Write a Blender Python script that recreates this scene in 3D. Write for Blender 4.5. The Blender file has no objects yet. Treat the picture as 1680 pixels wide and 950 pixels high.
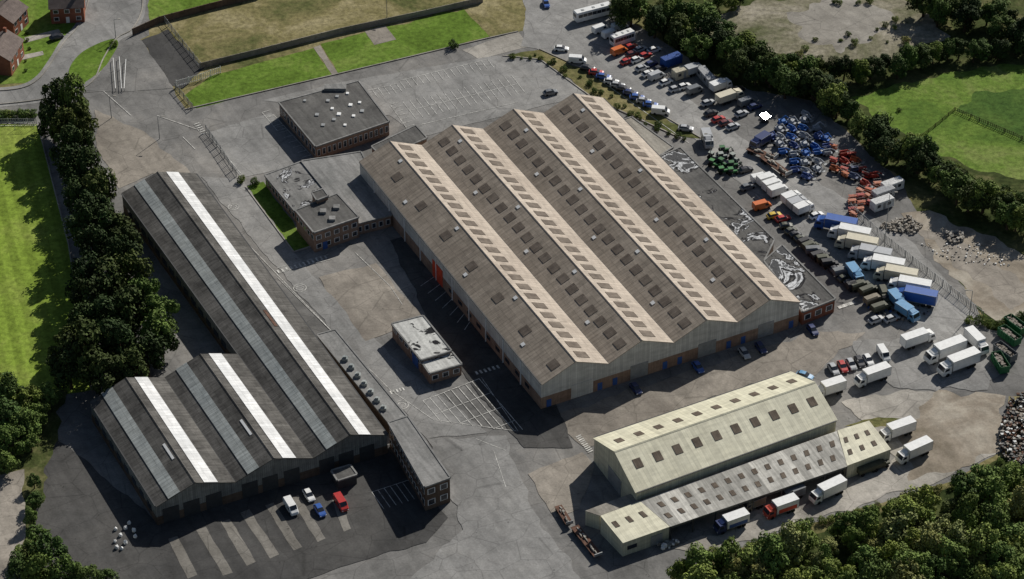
import bpy, math, random
from math import sin, cos, pi, radians
from mathutils import Vector
random.seed(7)
R = random.random
def U(a, b): return a + (b - a) * R()
C = bpy.data.collections.new('site'); bpy.context.scene.collection.children.link(C)
# ---------------------------------------------------------------- camera
FPX = 4220.0; PITCH = radians(37); DIST = 640.0
cp, sp = cos(PITCH), sin(PITCH)
CAM = Vector((0, -DIST * cp, DIST * sp))
def P(x, y, z=0.0):
    u = (x - 840) / FPX; v = -(y - 475) / FPX
    d = Vector((u, cp + v * sp, -sp + v * cp))
    return CAM + d * ((z - CAM.z) / d.z)
def ppm(x, y):
    return FPX / ((P(x, y) - CAM).dot(Vector((0, cp, -sp))))
cd = bpy.data.cameras.new('camera'); cam = bpy.data.objects.new('camera', cd)
bpy.context.scene.collection.objects.link(cam); bpy.context.scene.camera = cam
cam.location = CAM; cam.rotation_euler = (pi / 2 - PITCH, 0, 0)
cd.sensor_width = 36; cd.lens = 36 * FPX / 1680; cd.clip_start = 5; cd.clip_end = 9000
# ---------------------------------------------------------------- light
EL = radians(35); AZ = math.atan2(.55, .83)
S = Vector((sin(AZ) * cos(EL), cos(AZ) * cos(EL), sin(EL)))
sl = bpy.data.lights.new('sun', 'SUN'); sl.energy = 5.0; sl.angle = radians(.5); sl.color = (1, .96, .89)
so = bpy.data.objects.new('sun', sl); bpy.context.scene.collection.objects.link(so)
so.rotation_euler = S.to_track_quat('Z', 'Y').to_euler(); so.location = S * 300
w = bpy.data.worlds.new('World'); bpy.context.scene.world = w; w.use_nodes = True
sk = w.node_tree.nodes.new('ShaderNodeTexSky'); sk.sky_type = 'NISHITA'; sk.sun_disc = False
sk.sun_elevation = EL; sk.sun_rotation = AZ
w.node_tree.links.new(sk.outputs[0], w.node_tree.nodes['Background'].inputs[0])
w.node_tree.nodes['Background'].inputs[1].default_value = .05
bpy.context.scene.view_settings.view_transform = 'Standard'
bpy.context.scene.view_settings.look = 'None'
# ---------------------------------------------------------------- materials
class T:
    def __init__(s, name, rough=.85, spec=.2, metal=0):
        s.m = bpy.data.materials.new(name); s.m.use_nodes = True; s.nt = s.m.node_tree
        s.b = s.nt.nodes['Principled BSDF']
        s.b.inputs['Roughness'].default_value = rough; s.b.inputs['Metallic'].default_value = metal
        s.b.inputs['Specular IOR Level'].default_value = spec
    def L(s, o, i):
        if isinstance(o, (int, float)): i.default_value = o
        elif isinstance(o, tuple): i.default_value = o if len(o) == 4 else (*o, 1)
        else: s.nt.links.new(o, i)
    def co(s, kind='pos', scale=(1, 1, 1), rot=0):
        if kind == 'pos': o = s.nt.nodes.new('ShaderNodeNewGeometry').outputs['Position']
        else: o = s.nt.nodes.new('ShaderNodeTexCoord').outputs[kind]
        if rot:
            mp = s.nt.nodes.new('ShaderNodeMapping'); mp.inputs['Rotation'].default_value = (0, 0, rot)
            s.L(o, mp.inputs[0]); o = mp.outputs[0]
        if scale != (1, 1, 1):
            mp = s.nt.nodes.new('ShaderNodeMapping'); mp.inputs['Scale'].default_value = scale
            s.L(o, mp.inputs[0]); o = mp.outputs[0]
        return o
    def noise(s, co, scale, detail=4, rough=.55, dist=0):
        n = s.nt.nodes.new('ShaderNodeTexNoise'); s.L(co, n.inputs['Vector'])
        n.inputs['Scale'].default_value = scale; n.inputs['Detail'].default_value = detail
        n.inputs['Roughness'].default_value = rough; n.inputs['Distortion'].default_value = dist
        return n.outputs['Fac']
    def vor(s, co, scale, feat='F1', out='Color'):
        n = s.nt.nodes.new('ShaderNodeTexVoronoi'); n.feature = feat; s.L(co, n.inputs['Vector'])
        n.inputs['Scale'].default_value = scale
        return n.outputs[out]
    def ramp(s, f, st):
        n = s.nt.nodes.new('ShaderNodeValToRGB'); s.L(f, n.inputs[0]); e = n.color_ramp.elements
        while len(e) < len(st): e.new(.5)
        for k, (p, c) in enumerate(st):
            e[k].position = p; c = (c, c, c) if isinstance(c, (int, float)) else c; e[k].color = (*c, 1)
        return n.outputs[0]
    def mix(s, f, a, b, mode='MIX'):
        n = s.nt.nodes.new('ShaderNodeMix'); n.data_type = 'RGBA'; n.blend_type = mode
        s.L(f, n.inputs[0]); s.L(a, n.inputs[6]); s.L(b, n.inputs[7]); return n.outputs[2]
    def mul(s, a, b, f=1.0): return s.mix(f, a, b, 'MULTIPLY')
    def out(s, c): s.L(c, s.b.inputs['Base Color']); return s.m
RL = radians(62)   # turns the long axis of the site to x
def adj(c, g=1.3, d=.25):
    l = sum(c) / 3; return tuple(min(.8, (x * (1 - d) + l * d) * g) for x in c)
def ground_mat(name, c1, c2, c3=None, crack=.5, streak=.5, rough=.9, big=.03, g=1.5):
    t = T(name, rough, .15); p = t.co(); c3 = c3 or c2
    c = t.ramp(t.noise(p, big, 8, .66, .5), [(.34, adj(c1, g)), (.5, adj(c2, g)), (.64, adj(c3, g))])
    c = t.mul(c, t.ramp(t.noise(p, .25, 6, .7), [(.34, .8), (.6, 1.07)]))
    c = t.mul(c, t.ramp(t.noise(p, 2.2, 3, .7), [(.3, .85), (.7, 1.12)]))
    if streak:
        c = t.mul(c, t.ramp(t.noise(t.co('pos', (.03, .45, 1), RL), 1, 5, .65), [(.38, .75), (.56, 1.05)]), streak)
    if crack:
        c = t.mul(c, t.ramp(t.vor(t.co('pos', (.16, .11, 1), RL), 1, 'DISTANCE_TO_EDGE', 'Distance'), [(.004, .5), (.016, 1)]), crack)
        v = t.vor(t.co('pos', (.05, .09, 1), RL + .05), 1)
        c = t.mul(c, t.ramp(v, [(.2, .8), (.7, 1.07)]), .5)
        c = t.mul(c, t.ramp(t.noise(p, .45, 3, .85), [(.28, .35), (.36, 1)]), .7)
    return t.out(c)
m_asph = ground_mat('asphalt', (.085, .083, .078), (.13, .125, .117), (.18, .168, .15))
m_lot = ground_mat('car_park_asphalt', (.13, .128, .122), (.17, .166, .157), (.205, .197, .182))
m_road = ground_mat('pale_asphalt', (.165, .161, .152), (.205, .199, .187), (.245, .237, .22), g=1.4)
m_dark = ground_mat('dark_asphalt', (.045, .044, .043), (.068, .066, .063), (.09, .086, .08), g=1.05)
m_brown = ground_mat('dusty_concrete', (.115, .097, .078), (.185, .16, .128), (.26, .225, .18), g=1.4)
m_dirt = ground_mat('dirt', (.13, .105, .07), (.22, .18, .13), (.32, .28, .215), 0, .3, 1, .05, 1.3)
m_conc = ground_mat('concrete', (.15, .135, .11), (.24, .22, .185), (.33, .3, .255), .6, .4, g=1.4)
m_padc = ground_mat('pad_concrete', (.11, .1, .083), (.155, .142, .12), (.2, .184, .157), .6, .7, g=1.3)
def grass_mat(name, a, b, c3, big=.06, stripes=False):
    t = T(name, .95, .05); p = t.co()
    c = t.ramp(t.noise(p, big, 7, .68, .5), [(.36, a), (.5, b), (.63, c3)])
    c = t.mul(c, t.ramp(t.noise(p, .7, 5, .7), [(.34, .62), (.62, 1.2)]))
    c = t.mul(c, t.ramp(t.noise(p, 4, 2, .7), [(.3, .75), (.7, 1.2)]))
    if stripes:
        n = t.nt.nodes.new('ShaderNodeTexWave'); n.inputs['Scale'].default_value = .075; n.inputs['Distortion'].default_value = .3
        t.L(t.co('pos', (1, 1, 1), radians(-16)), n.inputs['Vector'])
        c = t.mul(c, t.ramp(n.outputs['Fac'], [(.35, .86), (.65, 1.07)]))
    return t.out(c)
m_lawn = grass_mat('lawn_grass', (.085, .14, .02), (.115, .19, .028), (.165, .225, .048))
m_pitch = grass_mat('pitch_grass', (.16, .23, .032), (.195, .275, .04), (.24, .295, .062), .03, True)
m_field = grass_mat('field_grass', (.08, .14, .025), (.125, .195, .035), (.18, .22, .065), .05)
m_crop = grass_mat('dark_crop', (.045, .09, .02), (.065, .12, .025), (.085, .14, .03), .08)
m_scrub = grass_mat('dry_scrub', (.09, .1, .035), (.2, .175, .08), (.3, .26, .145), .05)
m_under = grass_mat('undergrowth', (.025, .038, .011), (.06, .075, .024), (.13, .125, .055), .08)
m_clear = grass_mat('scrubby_clearing', (.09, .1, .045), (.2, .185, .13), (.33, .3, .24), .045)
def plain(name, c, rough=.7, spec=.3, metal=0, var=.25, sc=.8):
    t = T(name, rough, spec, metal)
    return t.out(t.mul(tuple(c), t.ramp(t.noise(t.co(), sc, 5, .65), [(.3, 1 - var), (.65, 1 + var * .4)])))
def sheet_mat(name, c1, c2, bw=1.0, bh=2.2, mort=.5, streak=.5, big=.06, rough=.8, spec=.15, spots=.4, dv=.12):
    t = T(name, rough, spec); u = t.co('UV')
    b = t.nt.nodes.new('ShaderNodeTexBrick'); t.L(u, b.inputs['Vector'])
    b.offset = 0; b.inputs['Scale'].default_value = 1; b.inputs['Brick Width'].default_value = bw; b.inputs['Row Height'].default_value = bh
    b.inputs['Mortar Size'].default_value = .035; b.inputs['Mortar Smooth'].default_value = .3
    b.inputs['Color1'].default_value = (1 - dv, 1 - dv, 1 - dv, 1); b.inputs['Color2'].default_value = (1.08, 1.08, 1.08, 1)
    b.inputs['Mortar'].default_value = (mort, mort, mort, 1)
    c = t.ramp(t.noise(t.co(), big, 7, .68), [(.36, c1), (.6, c2)])
    c = t.mul(c, b.outputs['Color'])
    c = t.mul(c, t.ramp(t.noise(t.co('UV', (1.6, .1, 1)), 1, 4, .7), [(.34, .6), (.6, 1.12)]), streak)
    c = t.mul(c, t.ramp(t.noise(t.co('UV', (.25, .9, 1)), 1, 3, .6), [(.34, .82), (.6, 1.07)]), .8)
    c = t.mul(c, t.ramp(t.noise(t.co(), .9, 4, .75), [(.34, .55), (.45, 1)]), spots)
    return t.out(c)
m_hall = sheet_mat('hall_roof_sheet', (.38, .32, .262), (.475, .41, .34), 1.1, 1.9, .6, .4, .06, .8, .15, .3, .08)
m_hall_shade = sheet_mat('hall_roof_sheet_shaded', (.275, .23, .182), (.36, .305, .245), 1.1, 1.9, .55, .6, .06, .8, .15, .35, .1)  # same hall sheet painted darker for the slopes turned from the sun
m_shed = sheet_mat('dark_roof_sheet', (.07, .067, .062), (.145, .138, .127), 1.1, 1.9, .5, .8, .12, .85, .1, .7)
m_cream = sheet_mat('cream_roof_sheet', (.62, .585, .43), (.7, .67, .51), 1.0, 30, .72, .35, .05, .6, .3, .12)
m_galv = sheet_mat('grey_roof_sheet', (.5, .485, .44), (.64, .62, .56), 2.3, 30, .8, .9, .12, .8, .15, .3, .45)
m_gstrip = sheet_mat('grey_rooflight_strip', (.3, .325, .32), (.4, .42, .4), 1.1, 1.9, .5, .7, .1)  # greyer sheet for the left-slope strips and the extractor units
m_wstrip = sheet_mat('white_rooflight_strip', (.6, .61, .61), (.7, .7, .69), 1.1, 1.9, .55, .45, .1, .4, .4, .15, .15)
m_skyl = sheet_mat('brown_rooflight', (.125, .1, .08), (.19, .157, .127), .55, 1.9, .7, .4, .3)
m_skyl2 = sheet_mat('dark_rooflight', (.095, .073, .055), (.16, .128, .098), .5, 3, .6, .4, .3)
m_clad = sheet_mat('pale_cladding', (.47, .46, .43), (.57, .56, .52), .6, 30, .75, .4, .08, .6, .3, .1)
m_cladc = sheet_mat('cream_cladding', (.5, .475, .35), (.6, .565, .42), .6, 30, .7, .3, .08, .6, .3, .1)
m_cladd = sheet_mat('weathered_cladding', (.17, .17, .16), (.27, .265, .24), .5, 30, .55, .7, .1, .8, .1, .5)
m_brick = sheet_mat('brick', (.28, .18, .13), (.38, .26, .19), .22, .075, .8, .5, .2)
m_brickd = sheet_mat('dark_brick', (.11, .075, .055), (.18, .125, .09), .22, .075, .8, .5, .2)
m_brickr = sheet_mat('red_brick', (.25, .09, .055), (.33, .13, .08), .22, .075, .85, .3, .3)
def flatroof(name, a, b, pond=None, thr=.6, sc=.16):
    t = T(name, .9, .1); p = t.co()
    c = t.ramp(t.noise(p, .13, 6, .68, .4), [(.34, a), (.64, b)])
    c = t.mul(c, t.ramp(t.noise(t.co('pos', (.08, 1.0, 1), RL), 1, 4, .6), [(.38, .8), (.58, 1.05)]))
    c = t.mul(c, t.ramp(t.noise(p, 1.5, 4, .7), [(.3, .8), (.7, 1.15)]))
    if pond:
        n = t.noise(p, sc, 5, .6, .7)
        c = t.mix(t.ramp(n, [(thr - .045, 0.0), (thr - .02, 1.0)]), c, (.018, .018, .02))
        if pond == 'white':
            wc = t.mul((.6, .61, .62), t.ramp(t.noise(p, 1.8, 4, .8), [(.36, .35), (.55, 1)]))
            c = t.mix(t.ramp(n, [(thr, 0.0), (thr + .01, 1.0), (thr + .03, 1.0), (thr + .045, .12)]), c, wc)
    return t.out(c)
m_felt = flatroof('roof_felt', (.08, .078, .075), (.14, .136, .128))
m_feltg = flatroof('grey_roof_felt', (.18, .18, .173), (.27, .265, .255))
m_feltw = flatroof('white_roof_coating', (.42, .42, .4), (.56, .56, .53), 'black', .6, .2)
m_feltb = flatroof('beige_roof_felt', (.24, .22, .19), (.32, .3, .26))
m_pond = flatroof('ponded_roof_felt', (.085, .083, .08), (.15, .145, .137), 'white', .56, .13)  # white in the ponds paints in light reflected off standing water
m_pondg = flatroof('ponded_grey_felt', (.17, .17, .163), (.25, .245, .235), 'white', .57, .2)
m_white = plain('white_paint', (.74, .74, .72), .5, .4, 0, .12)
m_mark = plain('marking_paint', (.58, .57, .53), .8, .2, 0, .7, 1.2)
m_grey = plain('grey_metal', (.3, .31, .31), .5, .4, .3)
m_dgrey = plain('dark_metal', (.05, .05, .05), .6, .3)
m_red = plain('red_paint', (.6, .07, .03), .6, .3)
m_blue = plain('blue_paint', (.04, .1, .3), .6, .3)
m_rust = plain('rusty_steel', (.13, .075, .055), .9, .1, 0, .6)
m_glass = plain('dark_glass', (.03, .035, .045), .12, .6)
m_tyre = plain('rubber', (.02, .02, .02), .9, .1)
m_tile = sheet_mat('roof_tile', (.14, .11, .1), (.2, .16, .14), .3, .35, .6, .3, .2)
m_bark = plain('bark', (.09, .06, .04), .95, .05, 0, .5, 3)
m_mirror = plain('glint_mirror', (.8, .8, .8), .22, .9, 1, .02)  # mirror finish only for the added sun glint
def colour_mat(name, rough, spec, coat=0, var=.15):
    t = T(name, rough, spec); o = t.nt.nodes.new('ShaderNodeObjectInfo')
    t.b.inputs['Coat Weight'].default_value = coat
    return t.out(t.mul(o.outputs['Color'], t.ramp(t.noise(t.co(), 1.4, 4, .7), [(.3, 1 - var), (.65, 1.03)])))
m_paint = colour_mat('vehicle_paint', .35, .5, .4)
m_machine = colour_mat('machine_paint', .6, .3, 0, .4)
t = T('leaves', .75, .12); o = t.nt.nodes.new('ShaderNodeObjectInfo')
c = t.mul(o.outputs['Color'], t.ramp(t.noise(t.co('Object'), .45, 4, .65), [(.34, .5), (.5, 1.0), (.66, 1.6)]))
c = t.mul(c, t.ramp(t.noise(t.co('Object'), 3, 2, .6), [(.3, .65), (.7, 1.4)]))
rr = t.ramp(o.outputs['Random'], [(0, (.72, .8, .8)), (.5, (1, 1, 1)), (1, (1.35, 1.15, 1))])
m_leaf = t.out(t.mul(c, rr))
# ---------------------------------------------------------------- mesh builder
ORG = {}
class MB:
    def __init__(s): s.v = []; s.f = []; s.uv = []; s.mi = []
    def face(s, pts, mi=0):
        pts = [Vector(p) for p in pts]; n = Vector((0, 0, 0))
        if len(pts) > 4:
            for k in range(len(pts)): n += pts[k].cross(pts[(k + 1) % len(pts)])
        else: n = (pts[1] - pts[0]).cross(pts[-1] - pts[0])
        if n.length < 1e-9: n = Vector((0, 0, 1))
        n.normalize(); e = (pts[1] - pts[0])
        if e.length < 1e-9: e = Vector((1, 0, 0))
        e.normalize(); q = n.cross(e); i = len(s.v)
        s.v += pts; s.f.append(tuple(range(i, i + len(pts)))); s.mi.append(mi)
        s.uv.append([(p.dot(e), (p - pts[0]).dot(q)) for p in pts])
        return s
    def prism(s, poly, z0, z1, top=True, mi=0, bot=False):
        n = len(poly)
        ar = sum(poly[k][0] * poly[(k + 1) % n][1] - poly[(k + 1) % n][0] * poly[k][1] for k in range(n))
        if ar < 0: poly = poly[::-1]
        for k in range(n):
            a, b = poly[k], poly[(k + 1) % n]
            s.face([(a[0], a[1], z0), (b[0], b[1], z0), (b[0], b[1], z1), (a[0], a[1], z1)], mi)
        if top: s.face([(p[0], p[1], z1) for p in poly], mi)
        if bot: s.face([(p[0], p[1], z0) for p in poly][::-1], mi)
        return s
    def box(s, x0, x1, y0, y1, z0, z1, mi=0):
        return s.prism([(x0, y0), (x1, y0), (x1, y1), (x0, y1)], z0, z1, True, mi, True)
    def slab(s, q, th, mi=0, n=1):
        q = [Vector(p) for p in q]; nn = (q[1] - q[0]).cross(q[-1] - q[0]).normalized()
        if nn.z < 0: nn = -nn
        l = [p - nn * th for p in q]
        for k in range(n):
            a, b = k / n, (k + 1) / n
            for r, rev in ((q, False), (l, True)):
                f = [r[0].lerp(r[1], a), r[0].lerp(r[1], b), r[3].lerp(r[2], b), r[3].lerp(r[2], a)] if n > 1 else r
                s.face(f[::-1] if rev else f, mi)
        for k in range(len(q)): s.face([l[k], l[(k + 1) % len(q)], q[(k + 1) % len(q)], q[k]], mi)
        return s
    def beam(s, a, b, r, mi=0, r2=None):
        a = Vector(a); b = Vector(b); d = (b - a).normalized(); r2 = r if r2 is None else r2
        x = d.orthogonal().normalized(); y = d.cross(x)
        A = [a + (x * cos(k * pi / 3) + y * sin(k * pi / 3)) * r for k in range(6)]
        B = [b + (x * cos(k * pi / 3) + y * sin(k * pi / 3)) * r2 for k in range(6)]
        for k in range(6): s.face([A[k], A[(k + 1) % 6], B[(k + 1) % 6], B[k]], mi)
        s.face(A[::-1], mi); s.face(B, mi); return s
    def loft(s, st, mi=0):   # x, half width, top half width, z0, zshoulder, z1
        rings = [[(x, -w_, z0), (x, -w_, zm), (x, -wt, z1), (x, wt, z1), (x, w_, zm), (x, w_, z0)] for x, w_, wt, z0, zm, z1 in st]
        for a, b in zip(rings, rings[1:]):
            for k in range(6): s.face([a[k], b[k], b[(k + 1) % 6], a[(k + 1) % 6]][::-1], mi)
        s.face(rings[0][::-1], mi); s.face(rings[-1], mi); return s
    def wheel(s, x, y, r, w_, mi=0, n=12):
        A = [(x + r * cos(2 * pi * k / n), y - w_ / 2, r + r * sin(2 * pi * k / n)) for k in range(n)]
        B = [(p[0], y + w_ / 2, p[2]) for p in A]
        for k in range(n): s.face([A[k], A[(k + 1) % n], B[(k + 1) % n], B[k]], mi)
        s.face(A, mi); s.face(B[::-1], mi); return s
    def build(s, name, mats, parent=None, org=None, **pr):
        if org is None: org = ORG.get(parent.name, Vector((0, 0, 0))) if parent else Vector((0, 0, 0))
        me = bpy.data.meshes.new(name)
        me.from_pydata([v - org for v in s.v], [], s.f)
        ul = me.uv_layers.new(name='UVMap'); k = 0
        for f in s.uv:
            for q in f: ul.data[k].uv = q; k += 1
        if not isinstance(mats, (list, tuple)): mats = [mats]
        for m in mats: me.materials.append(m)
        if len(mats) > 1:
            for p, mi in zip(me.polygons, s.mi): p.material_index = mi
        o = bpy.data.objects.new(name, me); C.objects.link(o)
        if parent: o.parent = parent; ORG[o.name] = org
        else: o.location = org; ORG[o.name] = org
        for a, b in pr.items(): o[a] = b
        return o
def thing(name, label, cat, loc=(0, 0, 0), group=None):
    o = bpy.data.objects.new(name, None); C.objects.link(o); o.location = loc; o.empty_display_size = .5
    o['label'] = label; o['category'] = cat
    if group: o['group'] = group
    ORG[o.name] = Vector(loc); return o
PAINT = {'body', 'cargo_box', 'roof_panel', 'crown', 'boom', 'chassis', 'cab', 'container_body', 'bonnet', 'upper_boom', 'platform', 'skip_body'}
KIDS = {}
def cpo(o, par, col):
    c_ = o.copy(); C.objects.link(c_); c_.parent = par
    if o.name.split('.')[0] in PAINT and col: c_.color = (*col, 1)
    for ch in KIDS[o.name]: cpo(ch, c_, col)
    return c_
def reg(o):
    KIDS[o.name] = list(o.children)
    for ch in o.children: reg(ch)
PROTO = []
def proto(o):
    reg(o); PROTO.append(o); return o
def put(pr, loc, rz, col, label, cat, group=None, sc=(1, 1, 1), cols=None):
    r = pr.copy(); C.objects.link(r); r.location = loc; r.rotation_euler = (0, 0, rz); r.scale = sc
    r['label'] = label; r['category'] = cat
    if group: r['group'] = group
    for ch in KIDS[pr.name]:
        base = ch.name.split('.')[0]
        cpo(ch, r, (cols or {}).get(base, col))
    return r
# ---------------------------------------------------------------- ground sheets
ZC = [0.006]
def sheet(name, px, mat, jit=.5, step=1.6):
    pts = [P(*p) for p in px]; out = []; ph = U(0, 9)
    for k in range(len(pts)):
        a, b = pts[k], pts[(k + 1) % len(pts)]; L_ = (b - a).length; n = max(1, min(90, int(L_ / step)))
        d = (b - a).normalized(); nn = Vector((-d.y, d.x, 0))
        for i in range(n):
            q = a.lerp(b, i / n); s_ = i / n * L_; env = min(1, s_ / 4, (L_ - s_) / 4)
            q = q + nn * jit * env * (.9 * sin(s_ * .31 + ph) + .6 * sin(s_ * .83 + ph * 2) + U(-.5, .5))
            out.append(Vector((q.x, q.y, ZC[0])))
    mb = MB(); mb.face(out); ZC[0] += .0025
    return mb.build(name, mat, None, None, kind='structure')
def curve(pts, n=5):
    out = []
    for k in range(len(pts) - 1):
        p0 = pts[max(k - 1, 0)]; p1 = pts[k]; p2 = pts[k + 1]; p3 = pts[min(k + 2, len(pts) - 1)]
        for i in range(n):
            t_ = i / n; out.append(tuple(.5 * (2 * p1[j] + (p2[j] - p0[j]) * t_ + (2 * p0[j] - 5 * p1[j] + 4 * p2[j] - p3[j]) * t_ * t_ + (3 * p1[j] - p0[j] - 3 * p2[j] + p3[j]) * t_ ** 3) for j in (0, 1)))
    return out + [pts[-1]]
g = MB(); g.face([(-3000, -1500, 0), (3000, -1500, 0), (3000, 5000, 0), (-3000, 5000, 0)]); g.build('ground', m_scrub, None, None, kind='structure')
sheet('yard', [(-300, 160), (0, 145), (55, 140), (95, 90), (135, 45), (150, -80), (245, -80), (245, 58), (230, 65), (280, 140), (305, 180), (545, 122), (800, 62), (850, 48), (870, 30), (850, -80), (1000, -80), (1010, 20), (1090, 70), (1200, 140), (1330, 165), (1400, 225), (1480, 300), (1500, 340), (1600, 500), (1620, 540), (1720, 560), (1740, 650), (1655, 650), (1645, 740), (1560, 790), (1290, 870), (1200, 905), (1100, 940), (1090, 1100), (-80, 1100), (-80, 640), (150, 640), (110, 400), (60, 205), (-300, 200)], m_asph, .2)
sheet('playing_field', [(-500, 207), (62, 204), (112, 400), (150, 640), (60, 655), (-500, 655)], m_pitch, .2)
sheet('estate_green', [(-60, -60), (150, -60), (132, 45), (92, 88), (50, 136), (-60, 142)], m_lawn, .1)
sheet('lawn', [(302, 157), (345, 125), (514, 79), (545, 122), (322, 178)], m_lawn, .15)
sheet('lawn', [(526, 72), (758, 12), (803, 60), (555, 121)], m_lawn, .15)
sheet('lawn', [(240, -20), (380, -20), (345, 14), (246, 34)], m_lawn, .3)
sheet('lawn', [(403, 306), (432, 298), (508, 404), (482, 412)], m_lawn, .2)
sheet('wasteland', [(276, 44), (420, 5), (640, -30), (820, -30), (790, 8), (560, 62), (335, 110)], m_scrub, .6)
sheet('wasteland', [(765, 12), (860, -30), (890, 20), (880, 45), (806, 62)], m_scrub, .6)
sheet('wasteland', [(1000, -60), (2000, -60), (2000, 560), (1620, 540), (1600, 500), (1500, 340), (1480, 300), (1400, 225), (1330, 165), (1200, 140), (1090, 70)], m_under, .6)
sheet('wasteland', [(1130, 50), (1240, 0), (1470, -20), (1560, 60), (1440, 110), (1330, 110), (1240, 75)], m_clear, 1.2)
sheet('wasteland', [(1290, 20), (1400, -10), (1470, 30), (1380, 88), (1310, 60)], m_conc, 1.8)
sheet('field', [(1395, 160), (1560, 118), (1800, 90), (1800, 330), (1590, 275), (1500, 235)], m_field, .8)
sheet('crop_patch', [(1568, 182), (1600, 150), (1800, 140), (1800, 262), (1690, 238), (1620, 208)], m_crop, .8)
sheet('dirt_track', [(1478, 350), (1525, 345), (1800, 470), (1800, 560), (1640, 530), (1600, 500)], m_dirt, .8)
sheet('concrete_track', [(1500, 375), (1560, 385), (1700, 480), (1660, 510)], m_brown, .8)
sheet('path', [(514, 78), (525, 74), (555, 121), (545, 123)], m_brown, .1)
sheet('path', [(598, 51), (632, 42), (650, 65), (614, 74)], m_brown, .05)
sheet('path', [(758, 82), (850, 52), (872, 76), (785, 97)], m_conc, .2)
rl = curve([(-60, 146), (20, 142), (56, 128), (80, 98), (100, 66), (122, 42), (138, 10), (146, -40), (148, -80)])
rr_ = curve([(236, -80), (238, -20), (238, 20), (222, 52), (196, 68), (175, 100), (155, 140), (110, 160), (40, 172), (-60, 180)])
sheet('pavement', [(x, y) for x, y in rl] + [(x, y) for x, y in rr_], m_road, 0)
sheet('road', [(x + 4, y + 5) for x, y in rl] + [(x - 5, y - 4) for x, y in rr_], m_lot, 0)
sheet('lawn', curve([(112, 141), (114, 112), (132, 88), (160, 72), (186, 64), (194, 72), (184, 92), (166, 116), (128, 143)]), m_lawn, .05)
sheet('path', [(40, 62), (96, 48), (100, 54), (44, 70)], m_conc, .05)
sheet('path', [(30, 92), (70, 84), (72, 90), (30, 100)], m_conc, .05)
sheet('side_yard', [(232, 66), (275, 48), (335, 112), (300, 146), (280, 140)], m_dark, .3)
sheet('side_yard', [(135, 152), (205, 72), (232, 66), (285, 145), (220, 150)], m_asph, .2)
sheet('car_park', [(430, 165), (560, 135), (810, 92), (885, 97), (965, 155), (690, 225), (640, 190)], m_lot, .15)
sheet('car_park', [(340, 218), (445, 185), (520, 260), (430, 285), (395, 292)], m_lot, .15)
sheet('road', [(855, 76), (862, 30), (850, -80), (990, -80), (1000, 40), (1065, 110), (1140, 170), (1215, 225), (1330, 290), (1500, 400), (1600, 520), (1590, 560), (1440, 530), (1390, 450), (1230, 320), (1150, 235), (960, 112), (880, 80)], m_road, .3)
sheet('verge', [(825, 92), (885, 82), (965, 118), (1150, 228), (1108, 222), (975, 162), (888, 97)], m_scrub, .4)
sheet('side_yard', [(155, 180), (235, 215), (330, 300), (250, 285), (195, 310), (160, 245)], m_brown, .4)
sheet('service_road', [(330, 290), (398, 295), (480, 412), (530, 470), (660, 600), (800, 710), (700, 720), (640, 650), (560, 560), (420, 400)], m_lot, .3)
sheet('yard_slab', [(523, 455), (617, 432), (692, 520), (700, 528), (640, 545), (600, 560)], m_brown, .3)
sheet('yard_slab', [(900, 685), (1100, 620), (1330, 545), (1420, 545), (1330, 620), (1230, 630), (960, 735)], m_brown, .6)
sheet('yard_slab', [(866, 778), (955, 742), (975, 765), (950, 835), (910, 850)], m_brown, .3)
sheet('yard_slab', [(760, 880), (830, 915), (860, 960), (700, 980)], m_brown, .6)
sheet('yard_slab', [(1380, 660), (1480, 640), (1620, 655), (1640, 740), (1540, 790), (1290, 865), (1180, 905), (1100, 900), (1390, 800), (1470, 750)], m_conc, .7)
sheet('dirt_patch', [(1540, 640), (1650, 650), (1645, 740), (1560, 775), (1490, 790), (1480, 700)], m_dirt, 1)
sheet('dirt_patch', [(1385, 700), (1440, 685), (1500, 690), (1470, 700)], m_scrub, .5)
sheet('lorry_park', [(1400, 560), (1560, 545), (1650, 600), (1620, 640), (1500, 640), (1400, 620)], m_lot, .8)
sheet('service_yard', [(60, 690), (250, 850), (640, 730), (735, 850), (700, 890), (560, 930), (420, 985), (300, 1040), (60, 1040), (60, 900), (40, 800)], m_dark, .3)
sheet('road', [(700, 720), (830, 715), (870, 830), (960, 960), (1000, 1050), (560, 1050), (760, 870)], m_lot, .5)
sheet('wasteland', [(-80, 640), (110, 640), (90, 730), (50, 880), (100, 1000), (-80, 1050)], m_under, .8)
sheet('path', [(0, 780), (40, 770), (42, 860), (38, 960), (-40, 960)], m_brown, .4)
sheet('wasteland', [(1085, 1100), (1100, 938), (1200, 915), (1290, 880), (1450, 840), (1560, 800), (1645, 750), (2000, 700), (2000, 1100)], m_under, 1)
sheet('forecourt', [(640, 395), (700, 380), (890, 600), (940, 735), (860, 735), (780, 640), (700, 520)], m_dark, .3)  # dark tone here also paints in the warehouse's cast shadow
pads = [((322, 870), (338, 865), (382, 940), (366, 945)), ((362, 857), (377, 852), (420, 922), (405, 929)), ((394, 842), (409, 836), (458, 910), (443, 917)), ((435, 830), (449, 825), (496, 898), (482, 904)), ((477, 818), (490, 813), (534, 884), (521, 890)), ((545, 822), (558, 817), (576, 868), (564, 873)), ((276, 885), (291, 880), (324, 944), (308, 950))]
for p in pads: sheet('parking_pad', p, m_padc, .12)
ZM = ZC[0] + .005
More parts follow.
